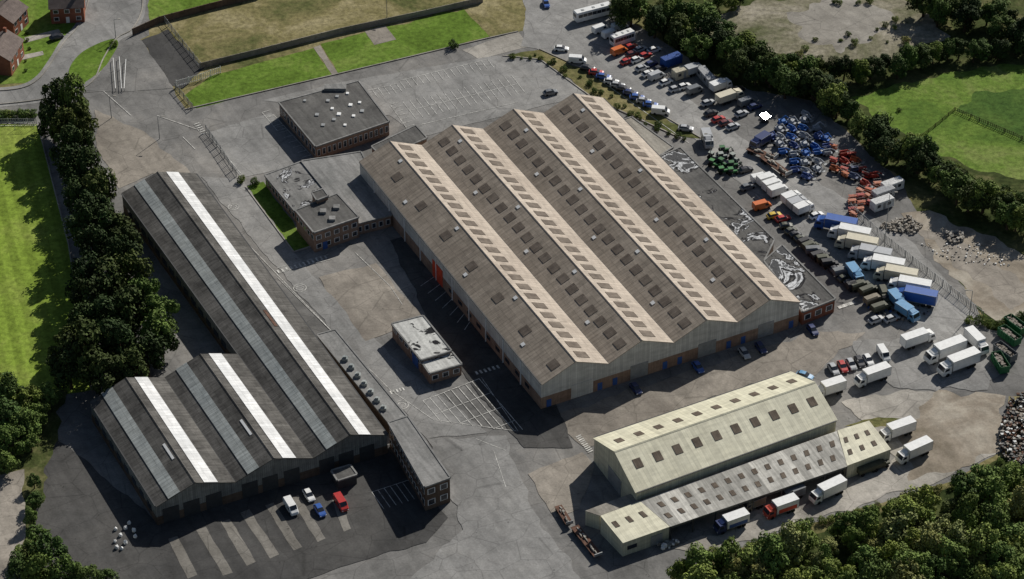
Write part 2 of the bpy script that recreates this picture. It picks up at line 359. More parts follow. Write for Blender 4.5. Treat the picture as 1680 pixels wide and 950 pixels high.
# ---------------------------------------------------------------- painted markings
mk = MB()
def mark(a, b, w_=.14, m=mk):
    a = P(*a); b = P(*b); a.z = b.z = ZM; d = (b - a); n = Vector((-d.y, d.x, 0)).normalized() * w_ / 2
    m.face([a - n, b - n, b + n, a + n])
def bays(a, b, tick, n, both=False, base=True):
    if base: mark(a, b)
    for k in range(n + 1):
        x = a[0] + (b[0] - a[0]) * k / max(n, 1); y = a[1] + (b[1] - a[1]) * k / max(n, 1)
        if n: mark((x - (tick[0] if both else 0), y - (tick[1] if both else 0)), (x + tick[0], y + tick[1]))
bays((655, 133), (800, 98), (10, 13), 14)
bays((600, 150), (650, 138), (10, 13), 5)
bays((672, 182), (850, 138), (11, 14), 16, True)
bays((640, 172), (670, 215), (14, -4), 7)
bays((690, 205), (850, 168), (9, 12), 0)
bays((345, 225), (395, 285), (16, -5), 0)
bays((450, 190), (510, 255), (-14, 4), 8)
bays((430, 185), (455, 215), (14, -4), 4)
def gl(t_): return (694 + 92 * t_, 658 - 36 * t_)
ends = []
for k in range(9):
    a = gl(k / 8); tt = 0
    while a[1] + 76 * tt < 691 + (a[0] + 65 * tt - 712) * .12 and tt < 1.1: tt += .02
    e = (a[0] + 65 * tt, a[1] + 76 * tt); ends.append(tt); mark(a, e, .15)
for tt in (0, .3, .6, .9):
    ks = [k for k in range(9) if ends[k] >= tt - .02]
    if len(ks) > 1: a = gl(ks[0] / 8); b = gl(ks[-1] / 8); mark((a[0] + 65 * tt, a[1] + 76 * tt), (b[0] + 65 * tt, b[1] + 76 * tt), .15)
for k in range(7): mark((690 + 12 * k, 470 + 12 * k), (712 + 10 * k, 455 + 12 * k))
bays((610, 808), (690, 782), (20, 28), 8)
for a, b in [((300, 290), (560, 560)), ((455, 455), (640, 640)), ((640, 640), (712, 690)), ((715, 690), (850, 708)), ((850, 708), (790, 620)), ((455, 440), (540, 418)), ((458, 448), (545, 425)), ((583, 415), (640, 470)), ((640, 470), (660, 500)), ((810, 740), (830, 800)), ((780, 720), (830, 740))]:
    mark(a, b, .12)
for k in range(12): mark((455 + 7 * k, 444 - 2.2 * k), (459 + 7 * k, 449 - 2.2 * k), .5)
for k in range(10): mark((945 + k * 2.2, 718 + k * 2.8), (953 + k * 2.2, 714 + k * 2.8), .3)
for k in range(9): mark((1375 + k * 3, 503 - k * 1), (1378 + k * 3, 507 - k * 1), .5)
for k in range(6): mark((780 + 7 * k, 610 - 2 * k), (784 + 7 * k, 615 - 2 * k), .5)
for k in range(5): mark((640 + 5 * k, 642 - 1.5 * k), (643 + 5 * k, 647 - 1.5 * k), .4)
for a, b in [((300, 225), (320, 245)), ((170, 150), (215, 190)), ((258, 190), (330, 215)), ((960, 115), (1130, 235)), ((1240, 320), (1400, 470)), ((100, 150), (140, 152))]: mark(a, b, .15)
for k in range(6): mark((318 + k * 2.4, 205 + k * 3.2), (327 + k * 2.4, 202 + k * 3.2), .35)
def ring(x, y, r):
    c0 = P(x, y); n = 24
    for rr_ in (r, r * .55):
        for k in range(n):
            if rr_ < r and k % 4 == 3: continue
            q = []
            for kk, q_ in ((k, rr_), (k + 1, rr_), (k + 1, rr_ + .16), (k, rr_ + .16)):
                q.append((c0.x + q_ * cos(2 * pi * kk / n), c0.y + q_ * sin(2 * pi * kk / n), ZM))
            mk.face(q)
ring(383, 340, 1.3); ring(492, 473, 1.5); ring(659, 665, 1.5)
mk.build('road_marking', m_mark, None, None, kind='structure')
pl = MB(); [mark((0 - 200, 209), (62, 206), .15, pl), mark((62, 206), (112, 400), .15, pl), mark((112, 400), (140, 560), .15, pl)]
pl.build('field_marking', m_mark, None, None, kind='structure')
kb = MB()
def kerb(pts, w_=.3, h=.14):
    for a, b in zip(pts, pts[1:]):
        a = P(*a); b = P(*b); d = b - a; n = Vector((-d.y, d.x, 0)).normalized() * w_ / 2
        kb.prism([(a - n)[:2], (b - n)[:2], (b + n)[:2], (a + n)[:2]], 0, h + ZM)
kerb([(304, 180), (545, 124), (805, 62), (850, 52)]); kerb([(403, 307), (482, 414), (510, 405)])
kerb([(x + 4, y + 5) for x, y in rl]); kerb([(x - 5, y - 4) for x, y in rr_])
kerb([(825, 92), (886, 98), (975, 163), (1108, 223)]); kerb([(885, 81), (965, 117), (1150, 227)]); kerb([(62, 205), (112, 400), (150, 640)])
kb.build('kerb', m_conc, None, None, kind='structure')
# ---------------------------------------------------------------- building helpers
def out_n(a, b, cen):
    d = b - a; n = Vector((d.y, -d.x, 0)).normalized()
    if (((a + b) / 2) - cen).dot(n) < 0: n = -n
    return n
def wrect(mb, a, b, t0, t1, z0, z1, cen, off=.06, mi=0):
    a = Vector((a.x, a.y, 0)); b = Vector((b.x, b.y, 0)); n = out_n(a, b, Vector((cen.x, cen.y, 0)))
    p = a.lerp(b, t0) + n * off; q = a.lerp(b, t1) + n * off; p2 = p - n * (off + .1); q2 = q - n * (off + .1)
    mb.prism([p[:2], q[:2], q2[:2], p2[:2]], z0, z1, True, mi, True)
def on(q, u, v, h=0):
    q = [Vector(p) for p in q]; n = (q[1] - q[0]).cross(q[3] - q[0]).normalized()
    if n.z < 0: n = -n
    return q[0].lerp(q[1], u).lerp(q[3].lerp(q[2], u), v) + n * h
def panel(q, u0, u1, v0, v1, h=.09, n=1):
    return MB().slab([on(q, u0, v0, h), on(q, u1, v0, h), on(q, u1, v1, h), on(q, u0, v1, h)], .08, 0, n)
NS = 16
def shed(name, label, cat, Fp, Bp, ze, rise, n, mroofL, mroofR, mclad, mbrick, hb, over=.4):
    F = [P(*Fp[0], ze).lerp(P(*Fp[1], ze), k / n) for k in range(n + 1)]; B = [P(*Bp[0], ze).lerp(P(*Bp[1], ze), k / n) for k in range(n + 1)]
    cen = (F[0] + F[-1] + B[0] + B[-1]) / 4; root = thing(name, label, cat, (cen.x, cen.y, 0)); up = Vector((0, 0, 1)); slopes = []
    for i in range(n):
        d0 = (F[i] - B[i]).normalized() * over
        elf, elb, erf, erb = F[i] + d0, B[i] - d0, F[i + 1] + d0, B[i + 1] - d0
        rf = (elf + erf) / 2 + up * rise; rb = (elb + erb) / 2 + up * rise
        L_ = (elb, elf, rf, rb); Rr = (erf, erb, rb, rf)
        MB().slab(L_, .18, 0, NS).build('roof_slope', mroofL, root); MB().slab(Rr, .18, 0, NS).build('roof_slope', mroofR, root)
        rd = MB()
        rd.slab([rb + (elb - rb) * .03 + up * .05, rf + (elf - rf) * .03 + up * .05, rf + up * .14, rb + up * .14], .04)
        rd.slab([rf + (erf - rf) * .03 + up * .05, rb + (erb - rb) * .03 + up * .05, rb + up * .14, rf + up * .14], .04)
        rd.build('ridge_capping', mroofR, root)
        slopes.append((L_, Rr))
        for A, Bq in ((F[i], F[i + 1]), (B[i + 1], B[i])):
            m_ = (A + Bq) / 2 + up * (rise - .2); A0 = Vector((A.x, A.y, hb)); B0 = Vector((Bq.x, Bq.y, hb))
            MB().face([A0, B0, Bq - up * .2, m_, A - up * .2]).build('gable_cladding', mclad, root)
    for i in range(n + 1):
        a = B[i] + up * .03; b = F[i] + up * .03; a2 = (F[-1] - F[0]).normalized() * .22
        MB().slab([a - a2, b - a2, b + a2, a + a2], .15).build('gutter', m_dgrey, root)
    for A, Bq in ((B[0], F[0]), (F[-1], B[-1])):
        MB().face([(A.x, A.y, hb), (Bq.x, Bq.y, hb), (Bq.x, Bq.y, ze - .1), (A.x, A.y, ze - .1)]).build('side_cladding', mclad, root)
    ba = MB(); co_ = [F[0], F[-1], B[-1], B[0]]
    for k in range(4):
        a, b = co_[k], co_[(k + 1) % 4]; wrect(ba, a, b, 0, 1, 0, hb, cen, .05)
    ba.build('wall', mbrick, root)
    return root, slopes, F, B, cen
# ---------------------------------------------------------------- main hall
root, SL, F, B, cen = shed('warehouse', 'huge four-bay warehouse with pale brown ridged roof in the centre', 'warehouse', ((888, 630), (1312, 494)), ((590, 266), (990, 161)), 7.6, 3.8, 4, m_hall_shade, m_hall, m_clad, m_brick, 3.4)
for i in range(4):
    Lq, Rq = SL[i]
    for k in range(24):
        u = 1 - (.02 + k * .041)
        panel(Rq, u - .018, u + .006, .45, .82).build('rooflight', m_skyl, root)
    for k in range(21):
        if i == 0 and k % 3 != 2: continue
        u = .025 + k * .0465
        panel(Lq, u, u + .027, .4, .66).build('roof_panel_patch', m_skyl, root)
    for k in range(6):
        u = .08 + .155 * k + U(-.03, .03); v = .82 - .6 * (k % 2)
        panel(Lq, u, u + .011, v, v + .1, .14).build('roof_vent', m_white, root)
for i, (a, b) in enumerate([(.45, .78), (.35, .62), (.4, .68), (.35, .6)]):
    s_ = MB(); wrect(s_, F[i], F[i + 1], a, b, ZM, 4.2, cen, .12); s_.build('shutter_door', m_grey if i else m_clad, root)
    for t0 in (.08, .85):
        s_ = MB(); wrect(s_, F[i], F[i + 1], t0, t0 + .07, ZM, 2.3, cen, .12); s_.build('door', m_blue, root)
s_ = MB(); wrect(s_, B[0], F[0], .43, .485, ZM, 5.2, cen, .15); s_.build('shutter_door', m_red, root, label='bright red shutter door')
for k in range(1, 11):
    s_ = MB(); wrect(s_, B[0], F[0], k * .09, k * .09 + .002, ZM, 7.2, cen, .3); s_.build('downpipe', m_white, root)
for k in range(9):
    t0 = .52 + k * .05; s_ = MB(); wrect(s_, B[0], F[0], t0, t0 + .022, 1.5, 2.6, cen, .09); s_.build('window', m_glass, root)
# ---------------------------------------------------------------- dark sheds
rootS, SS, Fs, Bs, cs = shed('industrial_shed', 'long narrow dark-roofed shed with one bright white rooflight strip', 'shed', ((513, 750), (635, 712)), ((200, 318), (322, 285)), 5.8, 3.5, 1, m_shed, m_shed, m_cladd, m_brickd, 2.4)
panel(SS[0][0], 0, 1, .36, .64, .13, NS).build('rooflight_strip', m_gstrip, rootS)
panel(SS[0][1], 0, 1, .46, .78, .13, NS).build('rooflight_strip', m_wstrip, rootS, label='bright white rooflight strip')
panel(SS[0][1], .38, .44, .82, .9, .1).build('roof_patch', m_rust, rootS)
rootW, SW, Fw, Bw_, cw = shed('workshop', 'two-bay dark-roofed workshop with twin white strips at lower left', 'workshop', ((255, 830), (513, 750)), ((148, 660), (391, 582)), 5.8, 3.5, 2, m_shed, m_shed, m_cladd, m_brickd, 2.4)
for a in SW:
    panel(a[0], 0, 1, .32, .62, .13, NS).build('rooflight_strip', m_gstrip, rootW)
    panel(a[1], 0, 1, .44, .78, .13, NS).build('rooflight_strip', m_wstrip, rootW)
    panel(a[0], .62, .76, .86, .92, .12).build('roof_patch', m_white, rootW)
for (Fa, r_, c_, n_) in ((Fw, rootW, cw, 2), (Fs, rootS, cs, 1)):
    for i in range(n_):
        for (a, b) in ((.08, .28), (.34, .54), (.62, .82)):
            s_ = MB(); wrect(s_, Fa[i], Fa[i + 1], a, b, ZM, 4.2, c_, .12); s_.build('shutter_door', m_dgrey, r_)
for k in range(14):
    s_ = MB(); wrect(s_, Bs[0], Fs[0], .03 + k * .04, .055 + k * .04, 1.6, 3.4, cs, .09); s_.build('window', m_glass, rootS)
for k in range(8):
    s_ = MB(); wrect(s_, Bw_[0], Fw[0], .06 + k * .115, .12 + k * .115, 1.6, 3.4, cw, .09); s_.build('window', m_glass, rootW)
# ---------------------------------------------------------------- cream building
rootC, SC, Fc, Bc, cc = shed('cream_warehouse', 'tall cream metal-clad warehouse with rows of dark rooflights', 'warehouse', ((1045, 808), (975, 718)), ((1372, 690), (1295, 610)), 7, 4, 1, m_cream, m_cream, m_cladc, m_cladc, 2.5)
for k in range(10):
    u = .055 + k * .096
    panel(SC[0][0], 1 - u - .036, 1 - u, .48, .7).build('rooflight', m_skyl2, rootC)
    panel(SC[0][1], u, u + .034, .44, .66).build('rooflight', m_skyl2, rootC)
s_ = MB(); wrect(s_, Fc[0], Fc[1], .35, .65, ZM, 4.5, cc, .12); s_.build('shutter_door', m_grey, rootC)
def leanto(name, label, q, mroof, mwall, walls=(0, 1, 2, 3), posts=0):
    pts = [P(*a) for a in q]; c0 = sum(pts, Vector()) / 4
    r_ = thing(name, label, 'lean-to', (c0.x, c0.y, 0)); MB().slab(pts, .15).build('roof', mroof, r_)
    wl = MB(); n = len(pts)
    for k in walls:
        a, b = pts[k].copy(), pts[(k + 1) % n].copy(); a = a.lerp(c0 + Vector((0, 0, a.z - c0.z)), .015); b = b.lerp(c0 + Vector((0, 0, b.z - c0.z)), .015)
        wl.face([(a.x, a.y, 0), (b.x, b.y, 0), (b.x, b.y, b.z - .1), (a.x, a.y, a.z - .1)])
    if walls: wl.build('wall', mwall, r_)
    for k in range(posts):
        a = pts[3].lerp(pts[2], (k + .02) / (posts - 1 + .04)); m_ = MB(); m_.box(a.x - .15, a.x + .15, a.y + .1, a.y + .4, 0, a.z - .15); m_.build('post', m_dgrey, r_)
    return r_, pts
rC, q = leanto('loading_canopy', 'long grey corrugated lean-to canopy in front of the cream warehouse', [(1050, 822, 5.3), (1373, 707, 5.3), (1390, 765, 4.1), (1100, 864, 4.1)], m_galv, m_cladc, (), 9)
q = [q[3], q[2], q[1], q[0]]
s_ = MB(); wrect(s_, q[0], q[1], 0, 1, 3.3, 4.0, (q[0] + q[2]) / 2, -.1); s_.build('fascia', m_cladd, rC)
for k in range(14):
    u = .03 + k * .069
    for v in (.25, .62): panel(q, u + (.02 if v > .5 else 0), u + .024 + (.02 if v > .5 else 0), v, v + .16).build('rooflight', m_skyl2, rC)
rL, q = leanto('lean_to', 'cream sloping lean-to at the left end of the canopy', [(985, 846, 5.3), (1050, 822, 5.3), (1099, 864, 4.1), (1022, 891, 4.1)], m_cream, m_cladc)
q = [q[3], q[2], q[1], q[0]]
for k in range(3): panel(q, .1 + k * .32, .2 + k * .32, .5, .7).build('rooflight', m_skyl2, rL)
s_ = MB(); wrect(s_, q[0], q[1], .1, .3, 1.6, 2.6, (q[0] + q[2]) / 2, .08); s_.build('window', m_glass, rL)
s_ = MB(); wrect(s_, q[0], q[1], .6, .85, ZM, 3, (q[0] + q[2]) / 2, .08); s_.build('shutter_door', m_grey, rL)
rL2, q = leanto('lean_to', 'low pale flat-roofed lean-to against the cream warehouse left corner', [(960, 838, 4.3), (1034, 810, 4.6), (1050, 822, 4.6), (984, 846, 4.3)], m_feltb, m_cladc)
rR, q = leanto('lean_to', 'cream lean-to extension at the right end of the canopy', [(1374, 706, 5.4), (1426, 690, 5.4), (1462, 737, 4.1), (1390, 764, 4.1)], m_cream, m_cladc)
q = [q[3], q[2], q[1], q[0]]
for k in range(3):
    for v in (.25, .6): panel(q, .1 + k * .3, .2 + k * .3, v, v + .15).build('rooflight', m_skyl2, rR)
# ---------------------------------------------------------------- flat roofed blocks
def winrow(root, a, b, cen, n, z0, z1, wf=.6, frame=m_white):
    for k in range(n):
        t0 = (k + .5 - wf / 2) / n; t1 = (k + .5 + wf / 2) / n
        f_ = MB(); wrect(f_, a, b, t0, t1, z0, z1, cen, .05); fo = f_.build('window', frame, root)
        g_ = MB(); d = (t1 - t0) * .1; wrect(g_, a, b, t0 + d, t1 - d, z0 + .12, z1 - .12, cen, .08); g_.build('pane', m_glass, fo)
def flat(name, label, px, z, mroof, mwall, z0=0, cat='building', wins=(), parent=None):
    pts = [P(*p, z) for p in px]
    cen = sum(pts, Vector()) / len(pts)
    r_ = parent or thing(name, label, cat, (cen.x, cen.y, z0))
    w_ = MB(); w_.prism([p[:2] for p in pts], z0, z - .35, False); w_.build('wall', mwall, r_)
    rm = MB(); rm.prism([(p + (p - cen).normalized() * .25)[:2] for p in pts], z - .35, z - .05, True, 0, True); rm.build('roof', mroof, r_)
    cp_ = MB()
    for k in range(len(pts)):
        a, b = pts[k], pts[(k + 1) % len(pts)]; wrect(cp_, a, b, 0, 1, z - .3, z + .1, cen, .3)
    cp_.build('parapet', m_feltg, r_)
    for (e, n, a, b) in wins: winrow(r_, pts[e], pts[(e + 1) % len(pts)], cen, n, a, b)
    return r_, pts, cen
rO, pO, cO = flat('office_building', 'flat-roofed brick office block with white square roof skylights', [(458, 168), (588, 133), (638, 199), (518, 240)], 4.5, m_felt, m_brick, wins=((3, 10, 1.2, 3.2), (2, 14, 1.2, 3.2)))
for x, y in [(500, 165), (538, 165), (553, 158), (570, 153), (545, 178), (556, 187), (548, 196), (575, 172), (590, 168), (520, 188), (580, 190), (566, 205), (530, 205), (594, 182)]:
    a = P(x, y, 4.6); m_ = MB(); q_ = U(.35, .6); m_.prism([(a.x - q_, a.y - q_), (a.x + q_ * .8, a.y - q_ * 1.2), (a.x + q_, a.y + q_), (a.x - q_ * .8, a.y + q_ * 1.2)], 4.44, 4.75); m_.build('skylight', m_white if R() < .6 else m_grey, rO)
a = P(550, 141, 5.4); MB().box(a.x - 3, a.x + 3, a.y - 1.2, a.y + 1.2, 4.4, 5.3).build('plant_room', m_feltg, rO)
flat('low_block', 'low dark flat-roofed link beside the office block', [(610, 240), (682, 206), (700, 226), (628, 258)], 3.4, m_felt, m_brick)
r1, p1, c1 = flat('canteen_block', 'low brick block with pale roof patched black beside grass strip', [(435, 287), (495, 265), (540, 322), (484, 346)], 3.6, m_pondg, m_brick, wins=((3, 9, 1, 2.6),))
r2, p2, c2 = flat('link_block', 'wide plain grey flat roof joining offices to the warehouse', [(495, 264), (592, 249), (642, 352), (584, 367), (540, 320)], 3.8, m_feltg, m_brick, wins=((2, 5, 1, 2.6),))
r3, p3, c3 = flat('gatehouse_block', 'two-storey brick block with black roof beside the grass strip', [(485, 345), (553, 318), (588, 356), (515, 381)], 6.4, m_felt, m_brick, wins=((2, 5, 1, 2.4), (2, 5, 3.6, 5), (3, 5, 3.6, 5)))
flat('x', '', [(512, 316), (530, 310), (538, 321), (520, 328)], 7.6, m_felt, m_brick, 3.7, parent=r3)
for x, y in [(530, 348), (552, 341), (545, 360)]:
    a = P(x, y, 6.4); m_ = MB(); m_.prism([(a.x - .8, a.y - .8), (a.x + .8, a.y - .8), (a.x + .8, a.y + .8), (a.x - .8, a.y + .8)], 6.34, 7.0); m_.build('roof_hatch', m_feltg, r3)
m_ = MB(); wrect(m_, p3[2], p3[3], .72, .82, ZM, 2.4, c3, .1); m_.build('door', m_blue, r3)
r4, p4, c4 = flat('substation', 'small detached brick block with white roofs in the central yard', [(643, 531), (694, 518), (740, 575), (691, 590)], 4.2, m_feltw, m_brick, wins=((2, 4, 2.4, 3.4), (3, 5, 2.4, 3.4)))
flat('x', '', [(691, 592), (741, 577), (757, 597), (705, 612)], 3.4, m_feltw, m_brick, wins=((2, 3, 1, 2.4),), parent=r4)
m_ = MB(); wrect(m_, p4[3], p4[0], .1, .3, ZM, 3.2, c4, .1); m_.build('door', m_blue, r4)
r5, p5, c5 = flat('office_wing', 'dark two-storey office wing with flat grey roof ending beside lower road', [(638, 693), (669, 683), (738, 783), (697, 798)], 7.4, m_feltg, m_brickd, wins=((2, 2, 4.6, 6.2), (2, 2, 1.4, 3), (3, 12, 4.6, 6.2), (3, 12, 1.4, 3)))
r6, p6, c6 = flat('side_annexe', 'narrow flat-roofed annexe along the right flank of the long shed', [(521, 549), (550, 541), (668, 684), (638, 693)], 3.6, m_feltg, m_brickd)
for k in range(7):
    a = P(566 + k * 10.5, 590 + k * 13.5, 3.7); m_ = MB(); m_.box(a.x - .7, a.x + .7, a.y - .6, a.y + .6, 3.5, 4.3); m_.box(a.x - .35, a.x + .35, a.y - .35, a.y + .35, 4.3, 4.8); m_.build('extractor_unit', m_gstrip, r6)
flat('porch', 'small dark flat-roofed porch against the long shed gable', [(544, 772), (574, 763), (585, 778), (554, 788)], 3, m_felt, m_dgrey)
r7, p7, c7 = flat('side_annexe', 'dark flat-roofed annexe with white puddles along the warehouse right side', [(1072, 261), (1116, 242), (1270, 393), (1247, 440)], 4, m_pond, m_brickd)
flat('side_annexe', 'plain beige flat-roofed annexe at the far right corner of warehouse', [(1012, 200), (1036, 192), (1104, 241), (1074, 260)], 4, m_feltb, m_brick)
r8, p8, c8 = flat('side_annexe', 'dark flat annexe with red brick end at warehouse front right corner', [(1254, 428), (1283, 402), (1370, 490), (1317, 511)], 4.2, m_pond, m_brickr, wins=((2, 3, 1.2, 2.8),))
# ---------------------------------------------------------------- houses
def house(label, px, py, w_, d_, rz, hz=5.2):
    b = P(px, py); r_ = thing('brick_house', label, 'house', b, 'houses in the estate'); ORG[r_.name] = Vector((0, 0, 0)); r_.rotation_euler = (0, 0, radians(rz))
    m_ = MB(); m_.prism([(-w_ / 2, 0), (w_ / 2, 0), (w_ / 2, d_), (-w_ / 2, d_)], 0, hz, False)
    for s_ in (-1, 1): m_.face([(s_ * w_ / 2, 0, hz), (s_ * w_ / 2, d_, hz), (s_ * w_ / 2, d_ / 2, hz + 2.8)])
    m_.build('wall', m_brickr, r_)
    rf = MB(); e = .4
    rf.slab([(-w_ / 2 - e, -e, hz - .15), (w_ / 2 + e, -e, hz - .15), (w_ / 2 + e, d_ / 2, hz + 2.9), (-w_ / 2 - e, d_ / 2, hz + 2.9)], .12)
    rf.slab([(w_ / 2 + e, d_ + e, hz - .15), (-w_ / 2 - e, d_ + e, hz - .15), (-w_ / 2 - e, d_ / 2, hz + 2.9), (w_ / 2 + e, d_ / 2, hz + 2.9)], .12)
    ro = rf.build('roof', m_tile, r_); ch = MB(); ch.box(w_ / 2 - 1.2, w_ / 2 - .4, d_ / 2 - .4, d_ / 2 + .4, hz + 2, hz + 4); ch.build('chimney', m_brickr, ro)
    for z0 in (.9, 3.3):
        for k in range(3):
            x = -w_ / 2 + w_ * (k + .5) / 3
            if z0 < 1 and k == 1: MB().box(x - .5, x + .5, -.08, .05, ZM, 2.1).build('door', m_white, r_); continue
            f_ = MB(); f_.box(x - .75, x + .75, -.06, .05, z0, z0 + 1.3); fo = f_.build('window', m_white, r_)
            MB().box(x - .62, x + .62, -.09, .02, z0 + .12, z0 + 1.18).build('pane', m_glass, fo)
    return r_
house('red brick house with white windows at the top edge of the estate', 112, 38, 9.5, 8, 6)
house('red brick house at the left edge above its neighbour', 36, 50, 9, 9, 72)
house('red brick house lowest of the two at the left edge', 30, 108, 11, 9, 80)
# ---------------------------------------------------------------- fences
def fence(name, label, px, h=2, post=m_grey, pane=m_grey, sp=3.0, solid=False, cat='fence'):
    pts = [P(*p) for p in px]; r_ = thing(name, label, cat, pts[0]); o = pts[0]; pm = None; pn = MB()
    for a, b in zip(pts, pts[1:]):
        L_ = (b - a).length; n = max(1, round(L_ / sp)); d = (b - a).normalized(); q = Vector((-d.y, d.x, 0)) * .03
        for k in range(n + 1):
            c_ = a.lerp(b, k / n)
            if pm is None:
                m_ = MB(); m_.box(o.x - .08, o.x + .08, o.y - .08, o.y + .08, 0, h + .1); pm = m_.build('post', post, r_)
            else:
                p_ = pm.copy(); C.objects.link(p_); p_.parent = r_; p_.location = c_ - o
        if solid: pn.prism([(a - q * 3)[:2], (b - q * 3)[:2], (b + q * 3)[:2], (a + q * 3)[:2]], 0, h, True)
        else:
            for z in (.4, h - .2): pn.prism([(a - q)[:2], (b - q)[:2], (b + q)[:2], (a + q)[:2]], z, z + .08, True, 0, True)
            for k in range(int(L_ / .6)):
                c_ = a + d * (k * .6 + .3); pn.prism([(c_ - q - d * .06)[:2], (c_ - q + d * .06)[:2], (c_ + q + d * .06)[:2], (c_ + q - d * .06)[:2]], .1, h, True)
    pn.build('wall_panel' if solid else 'railing', pane, r_)
fence('boundary_wall', 'long dark boundary wall curving along the road at the top', [(218, 58), (262, 38), (345, 16), (430, -5)], 2.2, m_dgrey, m_brickd, 4, True, 'wall')
fence('boundary_fence', 'long concrete panel fence between the lawns and the rough ground', [(328, 113), (430, 88), (560, 55), (700, 25), (792, 4)], 1.9, m_conc, m_brown, 3, True)
fence('palisade_fence', 'steel fence down the side of the small gated yard', [(270, 36), (300, 75), (330, 113)], 2.2)
fence('palisade_fence', 'pale fence section at the left end of the lawn', [(290, 143), (330, 132), (362, 120)], 2.2, m_white, m_white)
fence('palisade_fence', 'short fence at the lawn corner beside the entrance road', [(288, 146), (316, 180)], 2)
fence('palisade_fence', 'steel fence beside the small parking area near the long shed', [(338, 216), (362, 250), (388, 290)], 2.2)
fence('palisade_fence', 'long steel fence along the dirt track on the right', [(1395, 345), (1450, 395), (1520, 450), (1612, 522)], 2.2)
fence('field_fence', 'timber fence line dividing the green field on the right', [(1512, 226), (1545, 200), (1566, 182)], 1.2, m_bark, m_bark)
fence('field_fence', 'timber fence running right across the green field', [(1566, 182), (1620, 205), (1690, 235)], 1.2, m_bark, m_bark)
fence('palisade_fence', 'fence between the playing field and the lane', [(-20, 203), (30, 202), (60, 203)], 1.6)
# ---------------------------------------------------------------- vehicles
def car_proto():
    r_ = thing('car', 'x', 'car')
    b = MB(); b.loft([(-2.12, .68, .62, .38, .6, .78), (-1.98, .84, .74, .24, .7, .93), (-1.2, .88, .78, .22, .72, .97), (.9, .88, .78, .22, .72, .95), (1.75, .85, .72, .22, .62, .82), (2.05, .76, .62, .26, .5, .68), (2.15, .6, .5, .34, .45, .58)]); b.build('body', m_paint, r_)
    g_ = MB(); g_.loft([(-1.85, .72, .7, .9, .93, .96), (-1.3, .76, .6, .9, 1.1, 1.4), (.15, .77, .62, .9, 1.1, 1.42), (1.0, .72, .68, .88, .92, .96)]); g_.build('window_glass', m_glass, r_)
    p_ = MB(); p_.loft([(-1.35, .6, .54, 1.36, 1.4, 1.43), (-.6, .62, .56, 1.38, 1.44, 1.48), (.2, .62, .56, 1.38, 1.42, 1.45)]); p_.build('roof_panel', m_paint, r_)
    for x in (-1.3, 1.35):
        for y in (-.8, .8): MB().wheel(x, y, .32, .2).build('wheel', m_tyre, r_)
    for y in (-.6, .6): MB().box(2.02, 2.14, y - .16, y + .16, .5, .62).build('headlight', m_white, r_)
    return proto(r_)
def van_proto():
    r_ = thing('van', 'x', 'van')
    b = MB(); b.loft([(-2.6, .9, .8, .4, 1.7, 2.0), (-2.5, .97, .85, .35, 1.8, 2.12), (1.1, .97, .85, .35, 1.8, 2.12), (1.75, .95, .82, .35, 1.15, 1.35), (2.35, .9, .75, .35, .85, 1.02), (2.5, .8, .65, .4, .6, .75)]); b.build('body', m_paint, r_)
    g_ = MB(); g_.face([(1.15, -.78, 2.13), (1.15, .78, 2.13), (1.8, .74, 1.38), (1.8, -.74, 1.38)])
    for s_ in (-1, 1): g_.face([(.4, .985 * s_, 1.15), (1.5, .985 * s_, 1.15), (1.15, .975 * s_, 1.78), (.4, .975 * s_, 1.78)])
    g_.build('window_glass', m_glass, r_)
    for x in (-1.6, 1.5):
        for y in (-.88, .88): MB().wheel(x, y, .36, .22).build('wheel', m_tyre, r_)
    for y in (-.65, .65): MB().box(2.38, 2.52, y - .15, y + .15, .6, .78).build('headlight', m_white, r_)
    return proto(r_)
